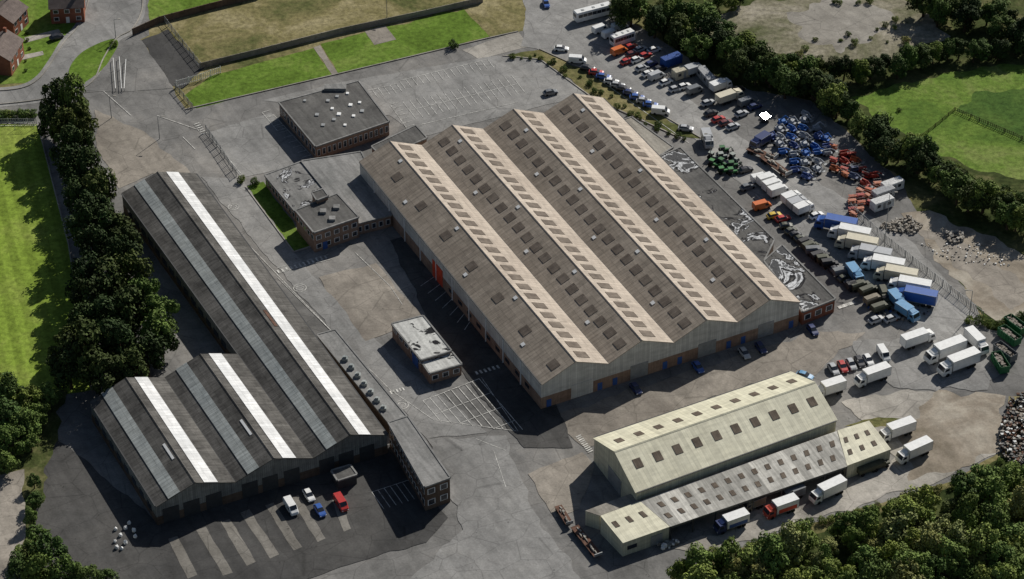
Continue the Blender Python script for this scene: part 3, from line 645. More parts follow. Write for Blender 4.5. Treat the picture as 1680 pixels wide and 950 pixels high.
def lorry_proto(L_=9.0, H=3.6, name='lorry', graphic=None):
    r_ = thing(name, 'x', 'lorry'); h = L_ / 2
    MB().box(-h + .2, h - .4, -.5, .5, .55, .95).build('frame', m_dgrey, r_)
    b = MB(); b.box(-h, h - 2.3, -1.25, 1.25, 1.0, H); bo = b.build('cargo_box', m_paint, r_)
    tr = MB()
    for z in (1.02, H - .06):
        for y in (-1.27, 1.24): tr.box(-h - .02, h - 2.28, y, y + .03, z - .04, z + .08)
    for x in (-h - .02, h - 2.3):
        for y in (-1.27, 1.21): tr.box(x, x + .06, y, y + .06, 1.0, H + .02)
    tr.build('edge_trim', m_grey, bo)
    if graphic:
        gm = MB()
        for y in (-1.262, 1.262): gm.face([(-h + .5, y, graphic[1]), (h - 2.8, y, graphic[1]), (h - 2.8, y, graphic[2]), (-h + .5, y, graphic[2])])
        gm.face([(-h - .012, -1.0, graphic[1]), (-h - .012, 1.0, graphic[1]), (-h - .012, 1.0, graphic[2]), (-h - .012, -1.0, graphic[2])])
        gm.build('side_stripe', graphic[0], bo)
    c_ = MB(); c_.loft([(h - 2.1, 1.2, 1.1, .5, 2.4, 2.6), (h - .5, 1.2, 1.1, .5, 2.3, 2.55), (h - .15, 1.18, 1.08, .5, 1.5, 1.6), (h, 1.12, 1.05, .5, 1.2, 1.3)]); c_.loft([(h - 2.1, .9, .8, 2.5, 2.8, 3.1), (h - 1.0, .9, .8, 2.4, 2.5, 2.65)]); cb = c_.build('cab', m_paint, r_)
    g_ = MB(); g_.face([(h - .47, -1.02, 2.5), (h - .47, 1.02, 2.5), (h - .1, 1.05, 1.6), (h - .1, -1.05, 1.6)])
    for s_ in (-1, 1): g_.face([(h - 1.5, 1.215 * s_, 1.6), (h - .35, 1.215 * s_, 1.6), (h - .6, 1.21 * s_, 2.25), (h - 1.5, 1.21 * s_, 2.25)])
    g_.build('windscreen', m_glass, cb)
    for x in (-h + 1.3, -h + 2.5, h - 1.2):
        for y in (-1.05, 1.05): MB().wheel(x, y, .48, .3).build('wheel', m_tyre, r_)
    for y in (-.85, .85): MB().box(h - .02, h + .04, y - .18, y + .18, .75, .95).build('headlight', m_white, r_)
    return proto(r_)
def coach_proto():
    r_ = thing('coach', 'x', 'coach')
    MB().loft([(-6, 1.15, 1.0, .5, 2.9, 3.2), (-5.8, 1.27, 1.1, .35, 3.0, 3.35), (5.5, 1.27, 1.1, .35, 3.0, 3.35), (5.95, 1.2, 1.0, .4, 1.8, 2.9), (6.05, 1.1, 1.0, .45, 1.0, 1.3)]).build('body', m_paint, r_)
    g_ = MB()
    for s_ in (-1, 1):
        for k in range(7): g_.face([(-5.4 + k * 1.5, 1.283 * s_, 1.7), (-4.0 + k * 1.5, 1.283 * s_, 1.7), (-4.0 + k * 1.5, 1.283 * s_, 2.75), (-5.4 + k * 1.5, 1.283 * s_, 2.75)])
    g_.face([(5.99, -1, 1.5), (5.99, 1, 1.5), (5.75, 1, 3.05), (5.75, -1, 3.05)]); g_.face([(-6.02, -.9, 1.7), (-6.02, .9, 1.7), (-6.02, .9, 2.8), (-6.02, -.9, 2.8)]); g_.build('window_glass', m_glass, r_)
    for k in (-3.5, 0, 3): MB().box(k - .4, k + .4, -.4, .4, 3.3, 3.45).build('roof_hatch', m_grey, r_)
    for x in (-3.6, 3.6):
        for y in (-1.1, 1.1): MB().wheel(x, y, .5, .3).build('wheel', m_tyre, r_)
    return proto(r_)
def army_proto():
    r_ = thing('army_truck', 'x', 'truck')
    MB().box(-2.6, 2.7, -.45, .45, .6, .85).build('frame', m_dgrey, r_)
    MB().loft([(-2.7, 1.05, .7, .9, 1.9, 2.3), (.5, 1.05, .7, .9, 1.9, 2.3)]).build('body', m_machine, r_)
    MB().loft([(.6, 1.0, .9, .7, 1.5, 2.0), (1.4, 1.0, .9, .7, 1.4, 1.95), (1.6, 1.0, .95, .7, 1.2, 1.3)]).build('cab', m_machine, r_)
    MB().loft([(1.6, .85, .7, .7, 1.1, 1.25), (2.8, .8, .6, .7, 1.0, 1.15)]).build('bonnet', m_machine, r_)
    MB().face([(1.42, -.85, 1.95), (1.42, .85, 1.95), (1.64, .9, 1.33), (1.64, -.9, 1.33)]).build('windscreen', m_glass, r_)
    for x in (-1.7, 1.9):
        for y in (-.95, .95): MB().wheel(x, y, .45, .28).build('wheel', m_tyre, r_)
    return proto(r_)
def boom_proto(up):
    r_ = thing('boom_lift', 'x', 'boom lift')
    b = MB(); b.loft([(-1.6, .7, .6, .45, .8, .95), (1.6, .7, .6, .45, .8, .95)]); b.build('chassis', m_machine, r_)
    MB().box(-1.3, .9, -.85, .85, .96, 1.9).build('body', m_machine, r_)
    if up: a, c_, e = (-.9, 0, 1.9), (.9, 0, 3.5), (2.4, 0, 2.0)
    else: a, c_, e = (-1.3, 0, 2.1), (1.2, 0, 2.3), (2.6, 0, 1.4)
    MB().beam(a, c_, .26).build('boom', m_machine, r_); MB().beam(c_, e, .2).build('upper_boom', m_machine, r_)
    k = MB(); x, y, z = e
    for zz in (0, 1.0):
        for s_ in (-.7, .66): k.box(x, x + .8, s_, s_ + .06, z + zz - .3, z + zz - .24)
    for dx in (0, .74):
        for s_ in (-.7, .66): k.box(x + dx, x + dx + .06, s_, s_ + .06, z - .3, z + .76)
    k.box(x, x + .8, -.7, .7, z - .36, z - .3); k.build('basket', m_grey, r_)
    for x in (-1.2, 1.2):
        for y in (-.85, .85): MB().wheel(x, y, .42, .3).build('wheel', m_tyre, r_)
    return proto(r_)
def scissor_proto():
    r_ = thing('scissor_lift', 'x', 'scissor lift')
    MB().box(-1.2, 1.2, -.6, .6, .3, .9).build('chassis', m_machine, r_)
    s_ = MB()
    for y in (-.4, .4):
        for k in range(2):
            z = .95 + k * .35; s_.beam((-1, y, z), (1, y, z + .33), .05); s_.beam((1, y, z), (-1, y, z + .33), .05)
    s_.build('scissor_arm', m_dgrey, r_)
    MB().box(-1.3, 1.3, -.65, .65, 1.65, 1.78).build('platform', m_machine, r_)
    k = MB()
    for y in (-.65, .6):
        k.box(-1.3, 1.3, y, y + .05, 2.6, 2.65)
        for x in (-1.3, 1.25): k.box(x, x + .05, y, y + .05, 1.78, 2.65)
    k.build('guard_rail', m_grey, r_)
    for x in (-.85, .85):
        for y in (-.6, .6): MB().wheel(x, y, .26, .18).build('wheel', m_tyre, r_)
    return proto(r_)
def digger_proto():
    r_ = thing('tractor', 'x', 'machine')
    MB().loft([(-1.2, .5, .4, .5, 1.0, 1.2), (1.7, .45, .35, .5, 1.1, 1.3)]).build('body', m_machine, r_)
    MB().loft([(-1.3, .7, .6, 1.2, 2.0, 2.3), (.2, .7, .6, 1.2, 2.0, 2.3)]).build('window_glass', m_glass, r_)
    MB().box(-1.4, .3, -.75, .75, 2.3, 2.42).build('cab', m_machine, r_)
    MB().beam((1.6, 0, .9), (2.4, 0, 1.8), .12).beam((2.4, 0, 1.8), (3.0, 0, .7), .1).build('boom', m_machine, r_)
    MB().box(2.8, 3.3, -.6, .6, .25, .75).build('bucket', m_dgrey, r_)
    for y in (-.8, .8): MB().wheel(-.9, y, .7, .4).build('wheel', m_tyre, r_); MB().wheel(1.3, y, .45, .3).build('wheel', m_tyre, r_)
    return proto(r_)
def skip_proto():
    r_ = thing('skip', 'x', 'skip'); L_, W_, H = 2.9, 1.2, 2.3; b = MB()
    for s_ in (-1, 1):
        b.slab([(-L_, s_ * W_, .2), (L_, s_ * W_, .2), (L_, s_ * W_, H), (-L_, s_ * W_, H)], .06)
        b.slab([(s_ * L_, -W_, .2), (s_ * L_, W_, .2), (s_ * (L_ + .1), W_, H), (s_ * (L_ + .1), -W_, H)], .06)
        for k in range(7): x = -2.6 + k * .85; b.box(x, x + .12, s_ * (W_ + .06) - .06, s_ * (W_ + .06) + .06, .2, H)
    b.box(-L_, L_, -W_, W_, .15, .25); b.build('skip_body', m_machine, r_)
    ru = MB()
    for k in range(50):
        x, y = U(-2.4, 2.4), U(-.7, .7); z = U(1.2, 1.9); q = U(.15, .45); ru.prism([(x - q, y - q * .6), (x + q, y - q), (x + q * .7, y + q), (x - q, y + q * .7)], z, z + q, True)
    ru.build('waste_load', m_brown, r_)
    return proto(r_)
def container_proto(cabin=False):
    r_ = thing('portable_cabin' if cabin else 'shipping_container', 'x', 'cabin' if cabin else 'container')
    b = MB(); b.box(-3, 3, -1.22, 1.22, .15, 2.7); n = 20
    for k in range(n):
        x = -2.9 + k * 5.8 / n
        for s_ in (-1, 1): b.box(x, x + .14, s_ * 1.24 - .03, s_ * 1.24 + .03, .25, 2.6)
        b.box(x, x + .14, -1.2, 1.2, 2.69, 2.74)
    bo = b.build('container_body', m_machine, r_)
    if cabin:
        for x in (-1.8, 1.4): MB().box(x - .5, x + .5, -1.31, -1.2, 1.2, 2.1).build('window', m_glass, bo)
        MB().box(-.5, .3, -1.31, -1.2, .2, 2.2).build('door', m_grey, bo)
    else:
        for s_ in (-1, 1): MB().box(3.0, 3.06, s_ * .6 - .55, s_ * .6 + .55, .25, 2.6).build('door', m_grey, bo)
    return proto(r_)
def flat_proto():
    r_ = thing('flatbed_trailer', 'x', 'trailer')
    MB().box(-5.5, 5.5, -1.15, 1.15, 1.05, 1.25).build('deck', m_rust, r_); MB().box(-5.4, 5.4, -.4, .4, .7, 1.04).build('frame', m_dgrey, r_)
    MB().box(5.3, 5.5, -1.15, 1.15, 1.25, 2.3).build('headboard', m_grey, r_)
    ld = MB()
    for k in range(14):
        x = U(-5, 4.5); y = U(-.7, .4); ld.prism([(x, y), (x + U(.4, 1.6), y), (x + U(.4, 1.2), y + U(.2, .5)), (x, y + .3)], 1.25, 1.25 + U(.1, .7), True)
    ld.build('scrap_load', m_conc, r_)
    for x in (-4.5, -3.3, 3.5):
        for y in (-.95, .95): MB().wheel(x, y, .48, .3).build('wheel', m_tyre, r_)
    return proto(r_)
K = dict(car=car_proto(), van=van_proto(), lorry=lorry_proto(), lorry_red=lorry_proto(8, 3.5, 'lorry', (m_red, 1.1, 2.2)), lorry_blue=lorry_proto(8, 3.4, 'lorry', (m_blue, 1.1, 2.1)), truck=lorry_proto(6.5, 3.0), coach=coach_proto(), army=army_proto(), boom=boom_proto(True), boom2=boom_proto(False), scissor=scissor_proto(), digger=digger_proto(), skip=skip_proto(), container=container_proto(), cabin=container_proto(True), flatbed=flat_proto())
COL = dict(white=(.76, .76, .74), silver=(.42, .43, .44), red=(.45, .03, .025), blue=(.03, .1, .36), black=(.02, .02, .025), green=(.03, .16, .06), orange=(.6, .14, .02), yellow=(.6, .42, .04), maroon=(.14, .02, .02), cream=(.6, .55, .42), grey=(.15, .16, .17), olive=(.075, .078, .05), navy=(.02, .035, .12), tan=(.2, .17, .12), lblue=(.12, .3, .5), lime=(.1, .4, .06))
LD = (.65, .76); SD = (.95, -.33)
def veh(kind, x, y, d, col, label, group=None, sc=1, cat=None, cols=None):
    a = P(x, y); b = P(x + d[0] * 10, y + d[1] * 10); rz = math.atan2(b.y - a.y, b.x - a.x)
    p_ = K[kind]; a.z = ZM; s2 = sc if isinstance(sc, tuple) else (sc, 1, 1)
    return put(p_, a, rz, COL[col] if isinstance(col, str) else col, label, cat or p_['category'], group, s2, cols)
ORD = ['first', 'second', 'third', 'fourth', 'fifth', 'sixth', 'seventh', 'eighth', 'ninth', 'tenth', 'eleventh', 'twelfth', 'thirteenth', 'fourteenth', 'fifteenth', 'sixteenth', 'seventeenth', 'eighteenth', 'nineteenth', 'twentieth']
def row(items, desc, group, d=SD, j=.05):
    for k, it in enumerate(items):
        kind, x, y, col = it[:4]; dd = it[4] if len(it) > 4 else d; sc = it[5] if len(it) > 5 else 1
        dd = (dd[0] + U(-j, j), dd[1] + U(-j, j)); nm = {'silver': 'silver', 'lblue': 'light blue', 'navy': 'dark blue', 'olive': 'dark olive'}.get(col, col)
        kn = K[kind]['category']
        veh(kind, x, y, dd, col, f'{nm} {kn}, {ORD[k]} from the far end {desc}', group, sc)
row([('van', 948, 103, 'white'), ('car', 964, 115, 'black'), ('car', 978, 122, 'red'), ('car', 990, 129, 'blue'), ('car', 1003, 137, 'white'), ('car', 1013, 143, 'silver'), ('car', 1023, 149, 'black'), ('car', 1034, 156, 'navy'), ('car', 1045, 163, 'blue'), ('car', 1056, 169, 'silver'), ('car', 1067, 175, 'blue'), ('van', 1084, 187, 'white')], 'beside the scrubby embankment', 'vehicles beside the embankment', (.95, .1))
row([('van', 985, 52, 'white'), ('van', 1017, 48, 'white'), ('van', 1001, 60, 'white'), ('coach', 1021, 71, 'white', SD, .62), ('van', 1016, 88, 'orange'), ('car', 1035, 80, 'red'), ('car', 1037, 92, 'maroon'), ('car', 1028, 104, 'red'), ('car', 1044, 101, 'white'), ('car', 1058, 94, 'red'), ('car', 1053, 115, 'silver'), ('car', 1068, 108, 'navy'), ('car', 1064, 124, 'white'), ('van', 1077, 129, 'silver'), ('car', 1050, 84, 'silver'), ('car', 1092, 138, 'white')], 'in the packed cluster along the hedge', 'vehicles packed along the hedge')
row([('car', 1073, 85, 'white'), ('container', 1101, 106, 'blue', SD), ('car', 1082, 116, 'black'), ('cabin', 1120, 126, 'cream', SD), ('cabin', 1158, 133, 'silver', LD, 1.2), ('car', 1108, 149, 'silver'), ('car', 1122, 145, 'white'), ('truck', 1138, 122, 'silver', SD, .8), ('van', 1140, 152, 'grey')], 'of the items behind the hedge cluster', 'stored vehicles and cabins by the hedge')
row([('truck', 1182, 148, 'white', SD), ('truck', 1197, 166, 'cream', SD, 1.3), ('car', 1161, 172, 'silver'), ('car', 1210, 150, 'black'), ('car', 1166, 189, 'black'), ('car', 1178, 199, 'red'), ('car', 1190, 205, 'maroon'), ('car', 1202, 211, 'silver'), ('van', 1225, 172, 'grey'), ('car', 1238, 178, 'navy'), ('car', 1216, 190, 'silver')], 'in the group left of the crowded lifts', 'vehicles left of the lifts')
BT = (.62, .9, .85)
row([('lorry', 1258, 303, 'white', SD, BT), ('lorry', 1267, 312, 'white', SD, BT), ('lorry', 1276, 321, 'white', SD, BT), ('truck', 1298, 333, 'white', SD, .85), ('truck', 1308, 342, 'silver', SD, .85), ('truck', 1318, 350, 'white', SD, .85), ('car', 1339, 357, 'white')], 'of the small box lorries right of the road', 'small box lorries')
row([('car', 1223, 282, 'black'), ('van', 1247, 297, 'white'), ('van', 1250, 342, 'orange'), ('car', 1270, 357, 'yellow'), ('car', 1284, 362, 'red'), ('car', 1226, 310, 'grey')], 'beside the warehouse annexe', 'vehicles beside the annexe', (.9, -.25))
for k in range(15):
    x, y = 1290 + k * 8 + U(-2, 2), 374 + k * 7.2 + U(-1, 1); veh(random.choice(['army', 'army', 'army', 'car']), x, y, (.9, U(-.4, -.05)), random.choice(['olive', 'olive', 'tan', 'grey', 'black']), f'dark army vehicle, {ORD[k]} from the far end in the row beside annexe', 'army vehicles in a row', U(.75, .95), 'truck')
LW = (1.2, 1.12, 1.1); TD = (-1, -.19)
row([('lorry', 1370, 378, 'blue', TD, LW), ('lorry', 1392, 394, 'white', TD, LW), ('lorry', 1404, 410, 'cream', TD, LW), ('lorry', 1426, 428, 'silver', TD, LW), ('lorry', 1447, 445, 'white', TD, LW), ('lorry', 1468, 462, 'cream', TD, LW), ('lorry', 1490, 480, 'white', TD, LW), ('lorry', 1500, 497, 'blue', TD, LW)], 'in the fanned row of big lorries', 'big lorries in a fanned row', SD, .01)
row([('truck', 1402, 458, 'lblue', (.6, .8)), ('truck', 1472, 502, 'lblue', (.7, .7)), ('truck', 1488, 520, 'lblue', (.8, .5)), ('army', 1425, 482, 'olive'), ('army', 1433, 497, 'tan'), ('army', 1445, 510, 'olive'), ('army', 1450, 490, 'olive', (.4, .9)), ('car', 1437, 528, 'silver'), ('car', 1462, 526, 'silver'), ('army', 1410, 474, 'olive')], 'in the untidy corner below the lorries', 'vehicles in the untidy corner')
veh('coach', 973, 29, (1, -.26), 'white', 'long white coach parked alone at the top of the road')
veh('car', 896, 9, (.3, .9), 'blue', 'small blue car driving at the top edge of the photo')
veh('car', 921, 83, (1, .05), 'white', 'white car alone on the road above the embankment')
veh('car', 903, 155, (.95, -.2), 'grey', 'dark car alone in the far car park beside the warehouse')
veh('car', 1125, 214, (1, .1), 'silver', 'silver car on the road at the near end of embankment')
veh('car', 1043, 641, (.6, .8), 'navy', 'dark blue car alone before the second warehouse bay')
veh('car', 1145, 606, (.6, .8), 'blue', 'bright blue car parked before the third warehouse bay')
veh('car', 1221, 583, (.6, .8), 'silver', 'silver car beside a blue one before the last warehouse bay')
veh('car', 1248, 574, (.6, .8), 'navy', 'blue car right of the silver one before the warehouse')
veh('car', 1333, 545, (.6, .8), 'navy', 'dark blue car by the red brick annexe end')
veh('car', 1320, 620, (1, .3), 'lblue', 'light blue car behind the cream warehouse right corner')
veh('car', 93, 64, (.9, -.3), 'black', 'black car parked on the estate road')
veh('van', 1449, 586, (.5, .8), 'white', 'white van alone in the lorry park')
row([('car', 1367, 609, 'silver'), ('car', 1382, 605, 'red'), ('car', 1396, 601, 'silver'), ('car', 1410, 597, 'black'), ('car', 1424, 594, 'white')], 'in the five-car row behind the cream warehouse', 'row of five cars', (.5, .8))
veh('lorry', 1505, 565, SD, 'white', 'white box lorry at the top left of the lorry park')
veh('lorry', 1549, 586, (-.93, .35), 'white', 'white lorry, upper of the parallel pair in the lorry park', None, LW)
veh('lorry', 1571, 606, (-.93, .35), 'white', 'white lorry, lower of the parallel pair in the lorry park', None, LW)
veh('lorry', 1601, 570, (.65, .65), 'white', 'white lorry facing down beside the green skips', None, .85)
veh('lorry', 1430, 626, (-.93, .33), 'white', 'white lorry with plain box below the five-car row')
veh('lorry', 1360, 647, (-.93, .3), 'white', 'white lorry tucked behind the cream warehouse right end', None, .85)
veh('lorry', 1470, 716, (-.93, .33), 'white', 'white lorry, upper of two beyond the cream extension')
veh('lorry', 1498, 750, (-.9, .4), 'white', 'white lorry, lower of two beyond the cream extension')
veh('lorry', 1357, 815, (-.9, .42), 'white', 'white lorry on the lower road, rightmost of three')
veh('lorry_red', 1280, 842, (-.93, .33), 'white', 'white lorry with orange red lower side before the canopy', cols=dict(cab=(.5, .06, .03)))
veh('lorry_blue', 1199, 866, (-.93, .33), 'white', 'white lorry with blue lower side and blue cab', cols=dict(cab=COL['navy']))
veh('truck', 1300, 817, (-.9, .35), 'grey', 'small grey lorry tucked under the canopy edge', None, .8)
veh('truck', 1235, 833, (-.9, .35), 'tan', 'small tan lorry half under the canopy', None, .8)
veh('army', 1422, 775, SD, 'olive', 'dark truck left of the pair by the cream extension')
veh('army', 1440, 768, SD, 'olive', 'dark truck right of the pair by the cream extension')
veh('van', 478, 837, (.5, .8), 'white', 'white van parked on the concrete pads below the workshop')
veh('car', 507, 816, (.5, .8), 'white', 'white car above the blue one below the sheds')
veh('car', 525, 841, (.5, .8), 'blue', 'blue car between white van and red van')
veh('van', 560, 831, (.5, .8), 'red', 'red van parked below the long shed gable')
for k, (x, y, d, c_) in enumerate([(1640, 602, (.5, .8), 'green'), (1655, 558, (.8, .6), 'green'), (1665, 540, (.8, .6), 'green'), (1648, 585, (.8, .6), 'grey')]):
    veh('skip', x, y, d, c_, ['green waste skip nearest the lorries at the right edge', 'long green skip at the right edge, middle', 'topmost green skip at the right edge', 'grey skip between the green skips at the right edge'][k], 'waste skips')
def inpoly(x, y, p):
    r_ = False; n = len(p)
    for k in range(n):
        a, b = p[k], p[(k + 1) % n]
        if (a[1] > y) != (b[1] > y) and x < (b[0] - a[0]) * (y - a[1]) / (b[1] - a[1]) + a[0]: r_ = not r_
    return r_
def grid(poly, st, jit=.35):
    xs = [p[0] for p in poly]; ys = [p[1] for p in poly]; o_ = []; y = min(ys)
    while y < max(ys):
        x = min(xs)
        while x < max(xs):
            a, b = x + U(-jit, jit) * st, y + U(-jit, jit) * st * .7
            if inpoly(a, b, poly): o_.append((a, b))
            x += st
        y += st * .7
    return o_
def jd(): return random.choice([(.9, .3), (.9, .5), (.9, -.1)])
BS = (.82, .82, .82)
for a, b in grid([(1272, 200), (1320, 190), (1372, 240), (1352, 275), (1318, 300), (1275, 262), (1262, 235)], 19, .2): veh(random.choice(['boom', 'boom2', 'boom2']), a, b, jd(), random.choice([(.02, .12, .42), (.03, .14, .42), (.04, .08, .25), (.35, .37, .4)]), 'blue boom lift in the dense blue cluster beside the hedge', 'blue boom lifts', BS)
for a, b in grid([(1366, 245), (1395, 248), (1440, 288), (1424, 308), (1366, 300)], 17, .2): veh(random.choice(['boom2', 'scissor']), a, b, jd(), random.choice([(.4, .05, .03), (.45, .12, .04), (.1, .12, .2)]), 'red lift in the red cluster right of the blue lifts', 'red lifts', BS, 'lift')
for a, b in grid([(1398, 318), (1440, 305), (1475, 298), (1425, 345), (1400, 358), (1384, 342)], 14, .2): veh('scissor', a, b, jd(), random.choice([(.45, .1, .04), (.5, .18, .1), (.4, .06, .05)]), 'orange scissor lift beside the grey cabins', 'orange scissor lifts', BS)
for a, b in grid([(1155, 262), (1180, 240), (1212, 262), (1210, 295), (1185, 290)], 16, .2): veh('digger', a, b, jd(), random.choice([(.04, .2, .05), (.03, .13, .04), (.3, .33, .3)]), 'green farm machine parked beside the warehouse annexe', 'green machines', BS)
row([('cabin', 1448, 325, 'silver', SD), ('cabin', 1463, 312, 'white', SD), ('cabin', 1446, 341, 'white', SD)], 'of the three cabins by the lifts', 'cabins by the lifts')
veh('flatbed', 1272, 278, (.75, .55), 'grey', 'rusty flatbed trailer parked below the blue lifts')
veh('flatbed', 1250, 258, (.75, .3), 'grey', 'rusty flatbed trailer left of the blue lifts', None, .8)
veh('flatbed', 962, 893, (.62, .78), 'grey', 'long rusty trailer beside the cream lean-to, lower one', None, (1.0, .85, .7))
veh('flatbed', 925, 850, (.5, .8), 'grey', 'rusty trailer at the road corner, upper one', None, (.6, .75, .7))
veh('truck', 1160, 236, (.3, .9), 'silver', 'small grey lorry beside the green machines')
veh('truck', 1246, 240, (-.8, .5), 'navy', 'dark lorry left of the blue lifts')
# made-up mirror panel, added and tilted to throw the sun at the camera
gp = P(1255, 200); Hn = (S + (CAM - gp).normalized()).normalized(); r_ = thing('glint_panel', 'made-up mirror panel on a frame standing in for a sun glint', 'metal panel', gp, None)
X_ = Hn.orthogonal().normalized(); Y_ = Hn.cross(X_); c_ = gp + Vector((0, 0, 2))
MB().slab([c_ - X_ * 1.3 - Y_ * 1.0, c_ + X_ * 1.3 - Y_ * 1.0, c_ + X_ * 1.3 + Y_ * 1.0, c_ - X_ * 1.3 + Y_ * 1.0], .06).build('panel', m_mirror, r_)
MB().box(gp.x - 1, gp.x + 1, gp.y - .6, gp.y + .6, 0, .8).beam(gp + Vector((-.8, 0, .8)), gp + Vector((-.8, 0, 1.8)), .08).beam(gp + Vector((.8, 0, .8)), gp + Vector((.8, 0, 1.8)), .08).build('frame', m_dgrey, r_)
# ---------------------------------------------------------------- rubble, bags, poles, goal
def heap(name, label, poly, n, cols, s0=.2, s1=.7, cat='rubble', zt=.6):
    m_ = MB(); pts = [P(*p) for p in poly]; pp = [(p.x, p.y) for p in pts]; xs = [p[0] for p in pp]; ys = [p[1] for p in pp]; k = 0
    c0 = sum(pts, Vector()) / len(pts)
    while k < n:
        x, y = U(min(xs), max(xs)), U(min(ys), max(ys))
        if not inpoly(x, y, pp): continue
        k += 1; s_ = U(s0, s1); a = U(0, 6); q = [(x + s_ * U(.6, 1.2) * cos(a + j * pi / 2), y + s_ * U(.6, 1.2) * sin(a + j * pi / 2)) for j in range(4)]; z = U(0, zt)
        m_.prism(q, z, z + s_ * U(.5, 1.2) + .05, True, random.randrange(len(cols)))
    o = m_.build(name, cols, None, Vector((c0.x, c0.y, 0))); o['label'] = label; o['category'] = cat; o['kind'] = 'stuff'; return o
heap('scrap_heap', 'large mixed scrap heap at the right edge below the skips', [(1655, 662), (1700, 640), (1700, 770), (1652, 762), (1636, 728)], 1000, [m_grey, m_rust, m_dgrey, m_brown, m_rust, m_brown, m_dgrey, m_conc], .15, .55, 'scrap', 1.6)
heap('rubble_heap', 'pale rubble scattered behind the orange lifts', [(1440, 372), (1490, 355), (1515, 372), (1500, 385), (1460, 382)], 260, [m_conc, m_brown, m_brown], .12, .45)
heap('rubble_heap', 'dark rubble ring on the dirt track', [(1550, 385), (1575, 380), (1582, 395), (1560, 402)], 120, [m_dgrey, m_brown, m_conc], .2, .6)
heap('rubble_heap', 'pale litter strewn beside the far dirt track', [(1500, 400), (1620, 400), (1660, 440), (1560, 430)], 120, [m_conc, m_brown, m_white], .1, .3, zt=.1)
heap('rubble_heap', 'litter and pallets behind the cream lean-to', [(1080, 895), (1112, 885), (1116, 893), (1085, 905)], 60, [m_white, m_grey, m_brown], .2, .5)
heap('rubble_heap', 'dark loose parts scattered in the untidy corner by the fanned lorries', [(1405, 490), (1450, 470), (1530, 515), (1440, 535)], 160, [m_dgrey, m_blue, m_brown, m_rust], .15, .45, zt=.1)
bag = MB(); bag.loft([(-.45, .3, .2, .0, .35, .6), (0, .5, .35, .0, .5, .95), (.45, .3, .2, .0, .35, .55)])
bp = bag.build('bulk_bag', m_white)
for k, (x, y) in enumerate([(190, 870), (198, 880), (189, 890), (206, 892), (200, 902), (212, 860), (220, 872), (206, 868), (192, 900), (222, 882)]):
    o = bp.copy(); C.objects.link(o); o.location = P(x, y); o.location.z = ZM; o.rotation_euler = (0, 0, U(0, 6)); s_ = U(.7, 1.0); o.scale = (s_, s_, s_)
    o['label'] = 'white bulk bag dumped left of the workshop'; o['category'] = 'bag'; o['group'] = 'white bulk bags'
bpy.data.objects.remove(bp)
def lamp(x, y, h, label, side=1):
    a = P(x, y); r_ = thing('lamp_post', label, 'lamp post', a); z = Vector((0, 0, 1))
    MB().beam(a, a + z * h, .12, 0, .07).build('pole', m_grey, r_); MB().beam(a + z * h, a + z * (h + .3) + Vector((1.4 * side, 0, 0)), .06).build('arm', m_grey, r_)
    m_ = MB(); c_ = a + z * (h + .25) + Vector((1.5 * side, 0, 0)); m_.box(c_.x - .4, c_.x + .4, c_.y - .15, c_.y + .15, c_.z - .08, c_.z + .1); m_.build('lamp_head', m_conc, r_)
for x, y, h, l, s_ in [(183, 194, 7, 'lamp post at the entrance road by the big tree', 1), (1165, 262, 8, 'lamp post beside the green machines', -1), (1450, 412, 18, 'very tall thin lighting mast beside the fanned lorries', 1), (1296, 892, 7, 'lamp post on the lower road by the wood', 1), (1040, 818, 7, 'lamp post at the canopy left end', -1), (262, 228, 7, 'lamp post on the brown slabs near the long shed', 1), (635, 28, 6, 'lamp post on the far lawn edge', 1), (1590, 520, 8, 'lamp post at the near end of the steel fence', -1), (190, 62, 6, 'lamp post beside the estate road', 1)]: lamp(x, y, h, l, s_)
for k, (x0, y0, x1, y1) in enumerate([(186, 100, 190, 150), (196, 98, 200, 150), (207, 102, 204, 150)]):
    a, b = P(x0, y0), P(x1, y1); r_ = thing('barrier_rail', f'white barrier rail on the triangular yard, {ORD[k]} from left', 'barrier', a)
    MB().beam(a + Vector((0, 0, 1)), b + Vector((0, 0, 1)), .09).build('rail', m_white, r_)
    for t0 in (0, .33, .66, 1): c_ = a.lerp(b, t0); MB().beam(c_, c_ + Vector((0, 0, 1)), .08).build('post', m_grey, r_)
a = P(40, 212); r_ = thing('football_goal', 'small white football goal at the far end of playing field', 'goal', a)
m_ = MB(); X = Vector((1, .1, 0)); Z = Vector((0, 0, 2.2))
for p_, q_ in ((a - X * 2.5, a - X * 2.5 + Z), (a + X * 2.5, a + X * 2.5 + Z), (a - X * 2.5 + Z, a + X * 2.5 + Z)): m_.beam(p_, q_, .07)
m_.build('frame', m_white, r_); m_ = MB(); back = Vector((0, 1.5, 0))
for k in range(11): m_.beam(a - X * 2.5 + X * .5 * k + Z, a - X * 2.5 + X * .5 * k + back, .02)
m_.build('net', m_white, r_)
